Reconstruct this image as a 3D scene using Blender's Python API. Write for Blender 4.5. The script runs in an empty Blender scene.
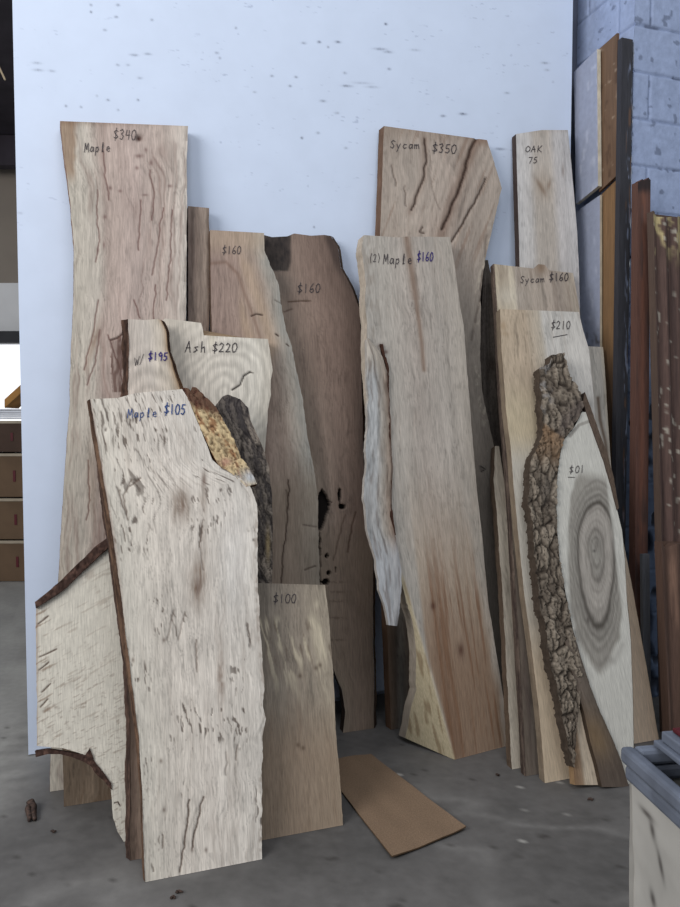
import bpy, math, random
import numpy as np
from mathutils import Matrix, Vector

# ------------------------------------------------------------------ camera, world, light
F = 700.0; CH = 1.3; PT = math.atan(33 / 700); AN = math.radians(18)
sc = bpy.context.scene
COL = sc.collection
cam = bpy.data.objects.new('camera', bpy.data.cameras.new('camera')); COL.objects.link(cam)
cam.location = (0, 0, CH); cam.rotation_euler = (math.pi / 2 - PT, 0, 0)
cam.data.sensor_fit = 'VERTICAL'; cam.data.sensor_height = 24; cam.data.lens = F / 907 * 24
cam.data.clip_start = .02
sc.camera = cam
sc.view_settings.view_transform = 'Standard'; sc.view_settings.look = 'None'
sc.view_settings.gamma = 1; sc.view_settings.use_curve_mapping = False
sc.view_settings.exposure = 0.0

w = bpy.data.worlds.new('world'); sc.world = w; w.use_nodes = True
bg = w.node_tree.nodes['Background']; bg.inputs[0].default_value = (.86, .93, 1.0, 1); bg.inputs[1].default_value = .36

def area(name, loc, target, sx, sy, power, color):
    l = bpy.data.lights.new(name, 'AREA'); l.shape = 'RECTANGLE'; l.size = sx; l.size_y = sy
    l.energy = power; l.color = color
    o = bpy.data.objects.new(name, l); COL.objects.link(o); o.location = loc
    d = Vector(target) - Vector(loc); o.rotation_euler = d.to_track_quat('-Z', 'Y').to_euler()
    return o
area('doorway_daylight', (-3.6, -1.2, 3.4), (-.1, 3.0, 1.5), 3.0, 2.6, 190, (1.0, .985, .96))
area('overhead_area', (.6, -.6, 5.0), (.2, 3.2, 1.6), 3.0, 2.0, 68, (.95, .97, 1.0))  # unseen area light high overhead; no roof opening is modelled

# ------------------------------------------------------------------ place frame
cP, sP = math.cos(PT), math.sin(PT)
U = np.array([math.cos(AN), math.sin(AN), 0.]); N = np.array([math.sin(AN), -math.cos(AN), 0.]); ZZ = np.array([0, 0, 1.])
CC = np.array([0, 0, CH])
def ray(x, y):
    x = np.asarray(x, float); y = np.asarray(y, float)
    a = (x - 340) / F; b = (453.5 - y) / F
    return np.stack([a, cP + b * sP, -sP + b * cP], -1)
def floorhit(x, y):
    d = ray(x, y); return CC + d * (-CH / d[..., 2:3])
OO = floorhit(380, 708)
def w2(u, n, z=0.): return OO + u * U + n * N + z * ZZ
def uof(p): return (p - OO) @ U
def nof(p): return (p - OO) @ N
cu, cn = float(uof(CC)), float(nof(CC))
def hit(x, y, a, k=0., r=0.):
    """point where the sight line meets the plane n = a + k z + r u"""
    d = ray(x, y); dn = d @ N; dz = d[..., 2]; du = d @ U
    t = (a + k * CH + r * cu - cn) / (dn - k * dz - r * du)
    return CC + d * t[..., None]
def hitu(x, y, u0):
    d = ray(x, y); t = (u0 - cu) / (d @ U); return CC + d * t[..., None]
def floor_y(x, a, r=0.):
    lo, hi = 500., 1400.
    for _ in range(50):
        m = (lo + hi) / 2; p = floorhit(x, m)
        if nof(p) < a + r * uof(p): lo = m
        else: hi = m
    return (lo + hi) / 2

# ------------------------------------------------------------------ noise / painting
def s2l(c):
    c = np.asarray(c, float) / 255.
    return np.where(c <= .04045, c / 12.92, ((c + .055) / 1.055) ** 2.4)
def _h(ix, iy, s):
    n = (ix.astype(np.int64) * 374761393 + iy.astype(np.int64) * 668265263 + int(s) * 974711) & 0x7fffffff
    n = ((n ^ (n >> 13)) * 1274126177) & 0x7fffffff
    n = (n ^ (n >> 16)) & 0xffff
    return n / 32767.5 - 1
def vn(x, y, s=0):
    x = np.asarray(x, float); y = np.asarray(y, float)
    ix = np.floor(x); iy = np.floor(y); fx = x - ix; fy = y - iy
    fx = fx * fx * (3 - 2 * fx); fy = fy * fy * (3 - 2 * fy)
    a = _h(ix, iy, s); b = _h(ix + 1, iy, s); c = _h(ix, iy + 1, s); d = _h(ix + 1, iy + 1, s)
    return (a * (1 - fx) + b * fx) * (1 - fy) + (c * (1 - fx) + d * fx) * fy
def fbm(x, y, s=0, o=4):
    r = 0; am = 1; t = 0
    for i in range(o):
        r = r + am * vn(x * 2 ** i, y * 2 ** i, s + i * 17); t += am; am *= .55
    return r / t
def sst(e0, e1, x):
    t = np.clip((x - e0) / (e1 - e0), 0, 1); return t * t * (3 - 2 * t)
def linedist(X, Y, pts):
    best = np.full(X.shape, 1e9)
    for (x0, y0), (x1, y1) in zip(pts[:-1], pts[1:]):
        dx, dy = x1 - x0, y1 - y0; L2 = dx * dx + dy * dy + 1e-9
        t = np.clip(((X - x0) * dx + (Y - y0) * dy) / L2, 0, 1)
        best = np.minimum(best, np.hypot(X - x0 - t * dx, Y - y0 - t * dy))
    return best
def line(X, Y, pts, w):
    d = linedist(X, Y, pts); return np.exp(-(d / w) ** 2)
def blob(X, Y, cx, cy, rx, ry, ang=0):
    c, s = math.cos(math.radians(ang)), math.sin(math.radians(ang))
    dx = X - cx; dy = Y - cy
    return np.exp(-(((dx * c + dy * s) / rx) ** 2 + ((-dx * s + dy * c) / ry) ** 2))
def inside(X, Y, poly):
    r = np.zeros(X.shape, bool); n = len(poly)
    for i in range(n):
        x0, y0 = poly[i]; x1, y1 = poly[(i + 1) % n]
        if y0 == y1: continue
        c = ((y0 > Y) != (y1 > Y)) & (X < (x1 - x0) * (Y - y0) / (y1 - y0) + x0)
        r ^= c
    return r
def mix(c, col, m):
    return c * (1 - m[..., None]) + s2l(col) * m[..., None]

SAT = .80
def wood(g, stops, seed=1, streak=.10, fine=.08, dark=.25, thr=.35, dcol=(110, 88, 72), fleck=0, fcol=(95, 82, 72),
         warp=3, curl=0, blotch=.07, knots=(), hair=.34):
    """colour of a sawn board: stops across the width, grain following the outline"""
    a, X, Y, W = g['a'], g['X'], g['Y'], g['W']
    gx = a * W + warp * fbm(Y / 70., a * W / 40., seed + 5, 3) + .35 * warp * fbm(Y / 18., a * W / 15., seed + 6, 2)
    for (kx, ky, rad, st) in knots:
        dx, dy = X - kx, (Y - ky) / 3.0
        gx = gx + st * np.sign(dx + .01) * np.exp(-(dx * dx + dy * dy) / rad ** 2) * rad * -.55
    aa = np.clip(a + .03 * fbm(gx / 30, Y / 90., seed + 9, 3), 0, 1)
    xs = [s[0] for s in stops]; cs = np.array([s2l(s[1]) for s in stops])
    col = np.stack([np.interp(aa, xs, cs[:, i]) for i in range(3)], -1)
    n1 = fbm(gx / 6., Y / 140., seed, 4); n2 = fbm(gx / 1.8, Y / 60., seed + 3, 3)
    lum = (col @ np.array([.25, .6, .15]))[..., None]; col = lum + (col - lum) * SAT
    col = col * (1 + streak * n1 * 2.2 + fine * n2 * 2.4 + blotch * fbm(X / 26., Y / 40., seed + 21, 3) * 1.8)[..., None]
    hl = 1 - np.abs(fbm(gx / 4.2, Y / 70., seed + 81, 3)) * 7
    col = col * (1 - hair * np.clip(hl, 0, 1) ** 1.5 * sst(-.3, .5, fbm(gx / 18., Y / 50., seed + 83, 2)))[..., None]
    col = col * (1 - .5 * hair * sst(.3, .6, fbm(gx / 1.5, Y / 9., seed + 85, 2)))[..., None]
    if dark:
        rd = 1 - np.abs(fbm(gx / 11., Y / 190., seed + 31, 3)) * 4.5
        gate = sst(thr - .25, thr + .35, fbm(gx / 30., Y / 60., seed + 41, 3) + .25)
        col = mix(col, dcol, np.clip(rd, 0, 1) ** 2 * gate * dark)
    if curl:
        col = col * (1 + curl * fbm(gx / 14., Y / 4., seed + 51, 2))[..., None]
    if fleck:
        f = sst(.42, .62, fbm(gx / 2.4, Y / 11., seed + 61, 2)) * sst(-.1, .4, fbm(X / 22., Y / 40., seed + 71, 2) + .15)
        col = mix(col, fcol, f * fleck)
        g['d'] += f * fleck * .002
    g['gx'] = gx
    return col
def crack(g, col, pts, w=1.0, c=(45, 34, 30), s=.9, depth=.008, jit=1.2):
    X = g['X'] + jit * fbm(g['Y'] / 7., g['Y'] * 0 + len(pts), 7, 2)
    s = min(1., s * 1.55); m = np.clip(line(X, g['Y'], pts, w * .72) * 1.25, 0, 1) * s
    g['d'] += m * depth
    return mix(col, c, np.clip(m, 0, 1))

# ------------------------------------------------------------------ materials
MATS = {}
def nodes(name):
    m = bpy.data.materials.new(name); m.use_nodes = True; MATS[name] = m
    nt = m.node_tree; return m, nt, nt.nodes['Principled BSDF']
def painted(name, rough=.7, gs=(260, 260, 14), amt=.10, bump=.25, bscale=(420, 420, 30), spec=.25):
    """colour from the painted attribute, fine grain and relief from stretched noise in the object's own frame"""
    m, nt, b = nodes(name); nd, lk = nt.nodes, nt.links
    at = nd.new('ShaderNodeAttribute'); at.attribute_name = 'tint'
    tc = nd.new('ShaderNodeTexCoord'); mp = nd.new('ShaderNodeMapping'); mp.inputs['Scale'].default_value = gs
    nz = nd.new('ShaderNodeTexNoise'); nz.inputs['Scale'].default_value = 1; nz.inputs['Detail'].default_value = 3
    lk.new(tc.outputs['Object'], mp.inputs[0]); lk.new(mp.outputs[0], nz.inputs['Vector'])
    mr = nd.new('ShaderNodeMapRange'); mr.inputs['From Min'].default_value = .3; mr.inputs['From Max'].default_value = .7
    mr.inputs['To Min'].default_value = 1 - amt; mr.inputs['To Max'].default_value = 1 + amt
    lk.new(nz.outputs[0], mr.inputs[0])
    vm = nd.new('ShaderNodeVectorMath'); vm.operation = 'SCALE'
    lk.new(at.outputs['Color'], vm.inputs[0]); lk.new(mr.outputs[0], vm.inputs['Scale']); lk.new(vm.outputs[0], b.inputs['Base Color'])
    mp2 = nd.new('ShaderNodeMapping'); mp2.inputs['Scale'].default_value = bscale
    n2 = nd.new('ShaderNodeTexNoise'); n2.inputs['Scale'].default_value = 1; n2.inputs['Detail'].default_value = 4
    lk.new(tc.outputs['Object'], mp2.inputs[0]); lk.new(mp2.outputs[0], n2.inputs['Vector'])
    bp = nd.new('ShaderNodeBump'); bp.inputs['Strength'].default_value = bump; bp.inputs['Distance'].default_value = .002
    lk.new(n2.outputs[0], bp.inputs['Height']); lk.new(bp.outputs[0], b.inputs['Normal'])
    b.inputs['Roughness'].default_value = rough; b.inputs['Specular IOR Level'].default_value = spec
    return m
def plain(name, rgb, rough=.6, metal=0., ns=20, amt=.12, bump=.1, rgb2=None, spec=.3, emit=None):
    m, nt, b = nodes(name); nd, lk = nt.nodes, nt.links
    tc = nd.new('ShaderNodeTexCoord'); nz = nd.new('ShaderNodeTexNoise'); nz.inputs['Scale'].default_value = ns; nz.inputs['Detail'].default_value = 5
    lk.new(tc.outputs['Object'], nz.inputs['Vector'])
    cr = nd.new('ShaderNodeValToRGB'); c1 = s2l(rgb); c2 = s2l(rgb2) if rgb2 else c1 * (1 - amt * 2)
    cr.color_ramp.elements[0].position = .35; cr.color_ramp.elements[1].position = .65
    cr.color_ramp.elements[0].color = (*np.clip(c2, 0, 1), 1); cr.color_ramp.elements[1].color = (*np.clip(c1 * (1 + amt * .5), 0, 1), 1)
    lk.new(nz.outputs[0], cr.inputs[0]); lk.new(cr.outputs[0], b.inputs['Base Color'])
    bp = nd.new('ShaderNodeBump'); bp.inputs['Strength'].default_value = bump; bp.inputs['Distance'].default_value = .003
    lk.new(nz.outputs[0], bp.inputs['Height']); lk.new(bp.outputs[0], b.inputs['Normal'])
    b.inputs['Roughness'].default_value = rough; b.inputs['Metallic'].default_value = metal; b.inputs['Specular IOR Level'].default_value = spec
    if emit:
        lk.new(cr.outputs[0], b.inputs['Emission Color']); b.inputs['Emission Strength'].default_value = emit
    return m
painted('sawn_wood', .72, (300, 300, 20), .17, .35, (480, 480, 40), .2); painted('bark_surface', .9, (160, 160, 60), .22, .8, (240, 240, 90), .1)
painted('painted_panel', .55, (9, 9, 9), .02, .05, (40, 40, 40), .3)
painted('painted_block', .7, (40, 40, 40), .06, .6, (120, 120, 120), .3)
painted('weathered', .75, (200, 200, 10), .16, .6, (300, 300, 20), .3)
painted('concrete', .55, (30, 30, 30), .07, .15, (90, 90, 90), .3)
plain('pencil', (84, 77, 80), .8, ns=300, amt=.2)
plain('pen_blue', (60, 84, 140), .6, ns=300, amt=.2); plain('pen_purple', (66, 52, 130), .6, ns=300, amt=.2)

# ------------------------------------------------------------------ mesh helpers
def tag(o, label=None, cat=None, group=None, kind=None):
    for k, v in (('label', label), ('category', cat), ('group', group), ('kind', kind)):
        if v: o[k] = v
    return o
def mesh(name, V, Fc, mat, parent=None, cols=None, smooth=True, M=None):
    """one mesh object; V are world points, M the object's matrix (parts share their thing's)"""
    V = np.asarray(V, float)
    if M is None: M = Matrix.Translation(Vector(V.mean(0)) if parent is None else Vector((0, 0, 0)))
    Mi = np.array(M.inverted()); VL = V @ Mi[:3, :3].T + Mi[:3, 3]
    me = bpy.data.meshes.new(name); me.from_pydata(VL.tolist(), [], [tuple(f) for f in Fc]); me.update()
    if cols is not None:
        at = me.color_attributes.new('tint', 'FLOAT_COLOR', 'POINT')
        c4 = np.ones((len(V), 4)); c4[:, :3] = np.clip(cols, .002, .95); at.data.foreach_set('color', c4.ravel())
    me.polygons.foreach_set('use_smooth', [smooth] * len(me.polygons))
    me.materials.append(MATS[mat] if isinstance(mat, str) else mat)
    o = bpy.data.objects.new(name, me); COL.objects.link(o)
    if parent is None: o.matrix_world = M
    else:
        o.parent = parent
    return o
def empty(name, M):
    o = bpy.data.objects.new(name, None); COL.objects.link(o); o.matrix_world = M; o.empty_display_size = .1; return o
def gridfaces(r, c, off=0, flip=False):
    i = np.arange(r - 1)[:, None] * c + np.arange(c - 1)[None]; i = i.ravel() + off
    f = np.stack([i, i + c, i + c + 1, i + 1], -1)
    return (f[:, ::-1] if flip else f)
class MB:
    def __init__(s): s.V = []; s.F = []; s.C = []; s.n = 0
    def add(s, V, Fc, C=None):
        V = np.asarray(V, float).reshape(-1, 3); Fc = [tuple(int(q) + s.n for q in f) for f in Fc]
        s.V.append(V); s.F += Fc; s.n += len(V)
        if C is not None:
            C = np.asarray(C, float); s.C.append(np.broadcast_to(C.reshape(-1, 3), (len(V), 3)))
    def box(s, o, ex, ey, ez, C=None):
        """box from corner o along three edge vectors"""
        o, ex, ey, ez = map(lambda q: np.asarray(q, float), (o, ex, ey, ez))
        if np.dot(np.cross(ex, ey), ez) < 0: ex, ey = ey, ex
        P = [o, o + ex, o + ex + ey, o + ey, o + ez, o + ex + ez, o + ex + ey + ez, o + ey + ez]
        s.add(P, [(3, 2, 1, 0), (4, 5, 6, 7), (0, 1, 5, 4), (1, 2, 6, 5), (2, 3, 7, 6), (3, 0, 4, 7)], C)
    def tube(s, pts, r, seg=8, C=None):
        pts = [np.asarray(p, float) for p in pts]; V = []; n = len(pts)
        for i, p in enumerate(pts):
            d = pts[min(i + 1, n - 1)] - pts[max(i - 1, 0)]; d /= np.linalg.norm(d) + 1e-9
            a = np.cross(d, [0.3, .9, .31]); a /= np.linalg.norm(a); b = np.cross(d, a)
            rr = r[i] if hasattr(r, '__len__') else r
            for j in range(seg):
                t = 2 * math.pi * j / seg; V.append(p + rr * (math.cos(t) * a + math.sin(t) * b))
        Fc = [(i * seg + j, i * seg + (j + 1) % seg, (i + 1) * seg + (j + 1) % seg, (i + 1) * seg + j) for i in range(n - 1) for j in range(seg)]
        Fc += [tuple(range(seg))[::-1], tuple(range((n - 1) * seg, n * seg))]
        s.add(V, Fc, C)
    def build(s, name, mat, parent=None, M=None, smooth=False, bevel=0):
        o = mesh(name, np.concatenate(s.V), s.F, mat, parent, np.concatenate(s.C) if s.C else None, smooth, M)
        if bevel:
            b = o.modifiers.new('bevel', 'BEVEL'); b.width = bevel; b.segments = 2; b.limit_method = 'ANGLE'
        return o

def resample(poly, ys=None, n=None, jit=0, seed=0):
    P = np.array(poly, float); d = np.r_[0, np.cumsum(np.hypot(*np.diff(P, axis=0).T))]
    t = np.linspace(0, d[-1], n)
    x = np.interp(t, d, P[:, 0]); y = np.interp(t, d, P[:, 1])
    if jit:
        env = np.clip(np.minimum(t, d[-1] - t) / 12., 0, 1)
        x = x + jit * env * (fbm(t / 22., t * 0 + .5, seed, 3) * 1.3 + .4 * vn(t / 3., t * 0 + .5, seed + 9))
    return x, y

# ------------------------------------------------------------------ stroke lettering
GL = {
 '0': [[(.5, 1), (.15, .8), (.05, .4), (.3, 0), (.7, .05), (.95, .5), (.8, .9), (.5, 1)]],
 '1': [[(.45, 1), (.5, 0)]], '2': [[(.1, .8), (.4, 1), (.8, .8), (.6, .4), (.1, .05), (.9, .05)]],
 '3': [[(.1, .9), (.6, 1), (.8, .75), (.4, .55), (.85, .35), (.6, 0), (.1, .1)]],
 '4': [[(.3, 1), (.1, .45), (.9, .5)], [(.75, .95), (.65, 0)]],
 '5': [[(.9, 1), (.3, .95), (.2, .55), (.7, .55), (.85, .25), (.5, 0), (.1, .1)]],
 '6': [[(.7, 1), (.25, .6), (.15, .2), (.5, 0), (.85, .2), (.7, .48), (.2, .35)]],
 '9': [[(.85, .75), (.5, 1), (.15, .75), (.4, .5), (.85, .7), (.75, 0)]],
 '$': [[(.9, .8), (.5, .92), (.12, .75), (.5, .5), (.88, .28), (.5, .08), (.1, .2)], [(.55, 1.15), (.45, -.15)]],
 'M': [[(.05, 0), (.15, 1), (.5, .3), (.85, 1), (1, 0)]], 'a': [[(.8, .5), (.4, .55), (.15, .2), (.4, 0), (.75, .2), (.8, .5), (.9, 0)]],
 'p': [[(.2, .5), (.15, -.4)], [(.2, .4), (.6, .55), (.8, .25), (.5, 0), (.2, .1)]], 'l': [[(.5, .0), (.35, .5), (.5, 1), (.6, .6), (.4, 0), (.7, .05)]],
 'e': [[(.15, .25), (.8, .3), (.6, .55), (.25, .45), (.2, .1), (.6, 0), (.9, .1)]], 'A': [[(0, 0), (.5, 1), (.8, 0)], [(.15, .4), (.8, .4)]],
 's': [[(.8, .5), (.3, .45), (.7, .2), (.2, 0)]], 'h': [[(.2, 1), (.15, 0)], [(.15, .35), (.6, .5), (.75, 0)]],
 'O': [[(.5, 1), (.1, .7), (.1, .3), (.5, 0), (.9, .3), (.9, .7), (.5, 1)]], 'K': [[(.15, 1), (.15, 0)], [(.9, 1), (.15, .45), (.9, 0)]],
 'S': [[(.9, .85), (.5, 1), (.15, .8), (.8, .3), (.5, 0), (.05, .15)]], 'y': [[(.1, .5), (.4, .1)], [(.85, .55), (.2, -.4)]],
 'c': [[(.85, .45), (.4, .5), (.15, .2), (.5, 0), (.9, .1)]], 'o': [[(.5, .5), (.15, .25), (.5, 0), (.85, .25), (.5, .5)]],
 'm': [[(.05, .5), (.1, 0)], [(.1, .4), (.4, .5), (.5, 0)], [(.5, .4), (.8, .5), (.95, 0)]], 'r': [[(.2, .5), (.2, 0)], [(.2, .35), (.8, .5)]],
 'W': [[(0, 1), (.25, 0), (.5, .7), (.75, 0), (1, 1)]], '/': [[(.7, 1.05), (.1, -.1)]], '7': [[(.1, .95), (.9, 1), (.4, 0)]],
 ')': [[(.3, 1.1), (.7, .5), (.4, -.1)]], '(': [[(.7, 1.1), (.3, .5), (.6, -.1)]], '_': [[(0, 0), (1, .1)]], ' ': [], 'i': [[(.5, .5), (.5, 0)]], 'u': [[(.1, .5), (.2, 0), (.7, .05), (.8, .5), (.85, 0)]],
}
def handwriting(parent, M, plane, items, mat):
    """items: (text, x, y of baseline, letter width, letter height, slope, stroke px) in photo units, laid in the slab's plane"""
    V = []; Fc = []
    rnd = random.Random(5)
    a, k, r = plane
    for (txt, x0, y0, lw, lh, sl, wd) in items:
        for ci, ch in enumerate(txt):
            for st in GL.get(ch, []):
                pts = []
                for (px, py) in st:
                    xx = ci * lw + px * lw * .82 + rnd.uniform(-.15, .15) + py * lw * .12
                    pts.append((x0 + xx, y0 + xx * sl - py * lh + rnd.uniform(-.2, .2)))
                P = np.array(pts)
                for i in range(len(P) - 1):
                    d = P[i + 1] - P[i]; L = np.hypot(*d) + 1e-6; d /= L; nn = np.array([-d[1], d[0]]) * wd / 2
                    A = P[i] - d * wd * .3; B = P[i + 1] + d * wd * .3
                    q = np.array([A - nn, A + nn, B + nn, B - nn]); b = len(V)
                    V += list(hit(q[:, 0], q[:, 1], a + .0022, k, r)); Fc.append((b, b + 1, b + 2, b + 3))
    mm = np.array(V)
    o = mesh('handwriting', mm, Fc, mat, parent, None, False, M)
    return o

# ------------------------------------------------------------------ the slab builder
SL = {}
def strip_mesh(XL, YL, XR, YR, plane, paint, step=1.0, back=.04, lfl=0., rfl=0., edge=None, zmin=0.004, sides='LRTB', topcurve=None, seed=1, dfun=None, botcurve=None):
    """front grid between two outlines + thickness; returns mesh builder, slab edge arrays"""
    a, k, r = plane
    rows = len(XL); W = float(np.mean(np.hypot(XR - XL, YR - YL))); cols = max(4, int(W / step))
    f = np.linspace(0, 1, cols)[None]
    X = XL[:, None] * (1 - f) + XR[:, None] * f; Y = YL[:, None] * (1 - f) + YR[:, None] * f
    b = np.linspace(0, 1, rows)[:, None] * np.ones((1, cols))
    if topcurve is not None:
        yo = np.interp(f[0], [t[0] for t in topcurve], [t[1] for t in topcurve]); Y = Y + yo[None] * np.clip(1 - b * 6, 0, 1)
    if botcurve is not None:
        yo = np.interp(f[0], [t[0] for t in botcurve], [t[1] for t in botcurve]); Y = Y + yo[None] * np.clip(b * 6 - 5, 0, 1)
    g = dict(a=f * np.ones((rows, 1)), b=b, X=X, Y=Y, W=W, H=float(YL[-1] - YL[0]), d=np.zeros(X.shape), out=np.zeros(X.shape))
    col = paint(g)
    dd = np.zeros(X.shape)
    if dfun is not None: dd = dfun(g)
    P = hit(X, Y, a + dd, k, r)
    m = N - k * ZZ - r * U; m = m / np.linalg.norm(m)
    e1 = U + r * N; e1 = e1 / np.linalg.norm(e1); e2 = np.cross(m, e1)
    if e2[2] < 0: e2 = -e2
    P = P - m * (g['d'] - g['out'])[..., None]
    P[..., 2] = np.maximum(P[..., 2], .001)
    mb = MB(); mb.add(P, gridfaces(rows, cols), col)
    th = back
    def bk(p, sx): 
        q = p - m * th + e1 * sx; q[..., 2] = np.maximum(q[..., 2], .001); return q
    lf = lfl(np.linspace(0, 1, rows)) if callable(lfl) else np.full(rows, float(lfl))
    rf = rfl(np.linspace(0, 1, rows)) if callable(rfl) else np.full(rows, float(rfl))
    BL = bk(P[:, 0], -lf[:, None]); BR = bk(P[:, -1], rf[:, None])
    fs = np.linspace(0, 1, 6)
    def side(A, B, flip, sd, c0):
        S = A[:, None] * (1 - fs)[None, :, None] + B[:, None] * fs[None, :, None]
        ii = np.arange(len(A))[:, None] * np.ones((1, 6))
        nz = fbm(ii / 9., fs[None] * 3, sd, 2)
        cc = c0[None, None] * (1 + .25 * nz[..., None] + .15 * fbm(ii / 40, fs[None] * 9, sd + 3, 2)[..., None])
        cc = cc * np.ones((len(A), 6, 3))
        mb.add(S, gridfaces(len(A), 6, 0, flip), cc)
    ec = s2l(edge) if edge is not None else col.mean((0, 1)) * .62
    if 'L' in sides: side(P[:, 0], BL, True, seed + 1, ec)
    if 'R' in sides: side(P[:, -1], BR, False, seed + 2, ec)
    ft = f[0][:, None]
    side(P[0], BL[0] * (1 - ft) + BR[0] * ft, False, seed + 3, ec)
    side(P[-1], BL[-1] * (1 - ft) + BR[-1] * ft, True, seed + 4, ec * .8)
    bc = np.stack([BL, BR], 1); mb.add(bc, gridfaces(rows, 2, 0, True), ec * .8)
    return mb, P, BL, BR, m, e1, e2

def bark_side(A, B, m, e1, sgn, parent, M, col1, col2, seed, amp=.006, name='bark_edge', rows=None):
    """rough bark strip running from the front arris A to the back arris B"""
    n = len(A); K = 9; fs = np.linspace(0, 1, K)
    S = A[:, None] * (1 - fs)[None, :, None] + B[:, None] * fs[None, :, None]
    ii = np.arange(n)[:, None] * np.ones((1, K)); jj = np.ones((n, 1)) * fs[None] * 14
    nz = fbm(jj / 3., ii / 26., seed, 3); rg = 1 - np.abs(fbm(jj / 4., ii / 16., seed + 4, 3)) * 3
    bul = np.sin(np.pi * fs)[None]
    dsp = (amp * (1.0 + nz) * (bul * .8 + .35) + .002)
    S = S + sgn * e1 * dsp[..., None] * (np.minimum(fs * 5, 1))[None, :, None]
    S = S + m * (.0015 + amp * .35 * np.maximum(nz, -.5))[..., None]
    S[..., 2] = np.maximum(S[..., 2], .0015)
    t = np.clip(.5 + nz * .9 - .35 * np.clip(rg, 0, 1), 0, 1)[..., None]
    C = s2l(col1) * (1 - t) + s2l(col2) * t
    mb = MB(); mb.add(S, gridfaces(n, K, 0, sgn < 0), C)
    return mb.build(name, 'bark_surface', parent, M, smooth=True)

def slab(key, label, L, R, nb, behind=(), th=.045, paint=None, lfl=.0, rfl=.0, edge=None, lbark=None, rbark=None, r=0., kfix=None,
         name='wood_plank', cat='plank', group='sawn planks leaning on the painted wall', jit=(.5, .5), topcurve=None, seed=1,
         dfun=None, step=1.0, mat='sawn_wood', write=(), gap=.012, botcurve=None):
    L = list(L); R = list(R)
    # top height and lean, resting on whatever stands behind
    xm = (L[0][0] + R[0][0]) / 2; ym = (L[0][1] + R[0][1]) / 2
    k = -.1
    um = 0
    for _ in range(4):
        p = hit(xm, ym, nb, k, r); zt = p[2]; um = uof(p)
        base = nb + r * um
        ks = [(gap * .6 + th - base) / zt]
        for j in behind:
            s = SL[j]; zm = min(zt, s['zt']); ks.append((s['nb'] + s['k'] * zm + gap + th - base) / zm)
        k = max(ks) if kfix is None else kfix
    for S in (L, R):
        if S[-1][1] is None: S[-1] = (S[-1][0], floor_y(S[-1][0], nb, r))
        elif S[-1][1] > 0 and dfun is None and S[-1][1] > 700 and not S[-1][-1] == 'free':
            S[-1] = (S[-1][0], floor_y(S[-1][0], nb, r))
    L = [q[:2] for q in L]; R = [q[:2] for q in R]
    rows = int(max(L[-1][1] - L[0][1], R[-1][1] - R[0][1]) / step)
    XL, YL = resample(L, n=rows, jit=jit[0], seed=seed * 7 + 1); XR, YR = resample(R, n=rows, jit=jit[1], seed=seed * 7 + 2)
    plane = (nb, k, r)
    sides = 'TB' + ('' if lbark else 'L') + ('' if rbark else 'R')
    mb, P, BL, BR, m, e1, e2 = strip_mesh(XL, YL, XR, YR, plane, paint, step, th, lfl, rfl, edge, sides=sides, topcurve=topcurve, seed=seed, dfun=dfun, botcurve=botcurve)
    org = (P[-1, 0] + P[-1, -1]) / 2 - m * th / 2; org[2] = 0
    M = Matrix(((e1[0], -m[0], e2[0], org[0]), (e1[1], -m[1], e2[1], org[1]), (e1[2], -m[2], e2[2], org[2]), (0, 0, 0, 1)))
    o = mb.build(name, mat, None, M, smooth=True)
    tag(o, label, cat, group)
    if lbark: tag(bark_side(P[:, 0], BL, m, e1, -1, o, M, *lbark[:2], seed + 50, *(lbark[2:])), 'rough dark bark edge')
    if rbark: tag(bark_side(P[:, -1], BR, m, e1, 1, o, M, *rbark[:2], seed + 60, *(rbark[2:])), 'rough dark bark edge')
    for (items, wm) in write:
        for it in items: handwriting(o, M, plane, [it[:6] + (it[6] * .72,)], wm)
    SL[key] = dict(nb=nb, k=k, zt=zt, o=o, M=M, plane=plane, m=m, e1=e1, P=P)
    return o
def overlay(key, name, L, R, off, th, paint, mat='bark_surface', lfl=0., rfl=0., jit=(.6, .6), seed=1, edge=None, label=None, step=1.0, topcurve=None):
    """a part lying on the face of a slab (bark, broken live edge)"""
    s = SL[key]; a, k, r = s['plane']
    rows = int(max(L[-1][1] - L[0][1], R[-1][1] - R[0][1]) / step)
    XL, YL = resample(L, n=rows, jit=jit[0], seed=seed * 7 + 1); XR, YR = resample(R, n=rows, jit=jit[1], seed=seed * 7 + 2)
    mb, *_ = strip_mesh(XL, YL, XR, YR, (a + off, k, r), paint, step, th, lfl, rfl, edge, seed=seed, topcurve=topcurve)
    o = mb.build(name, mat, s['o'], s['M'], smooth=True)
    if label: o['label'] = label
    return o

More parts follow.
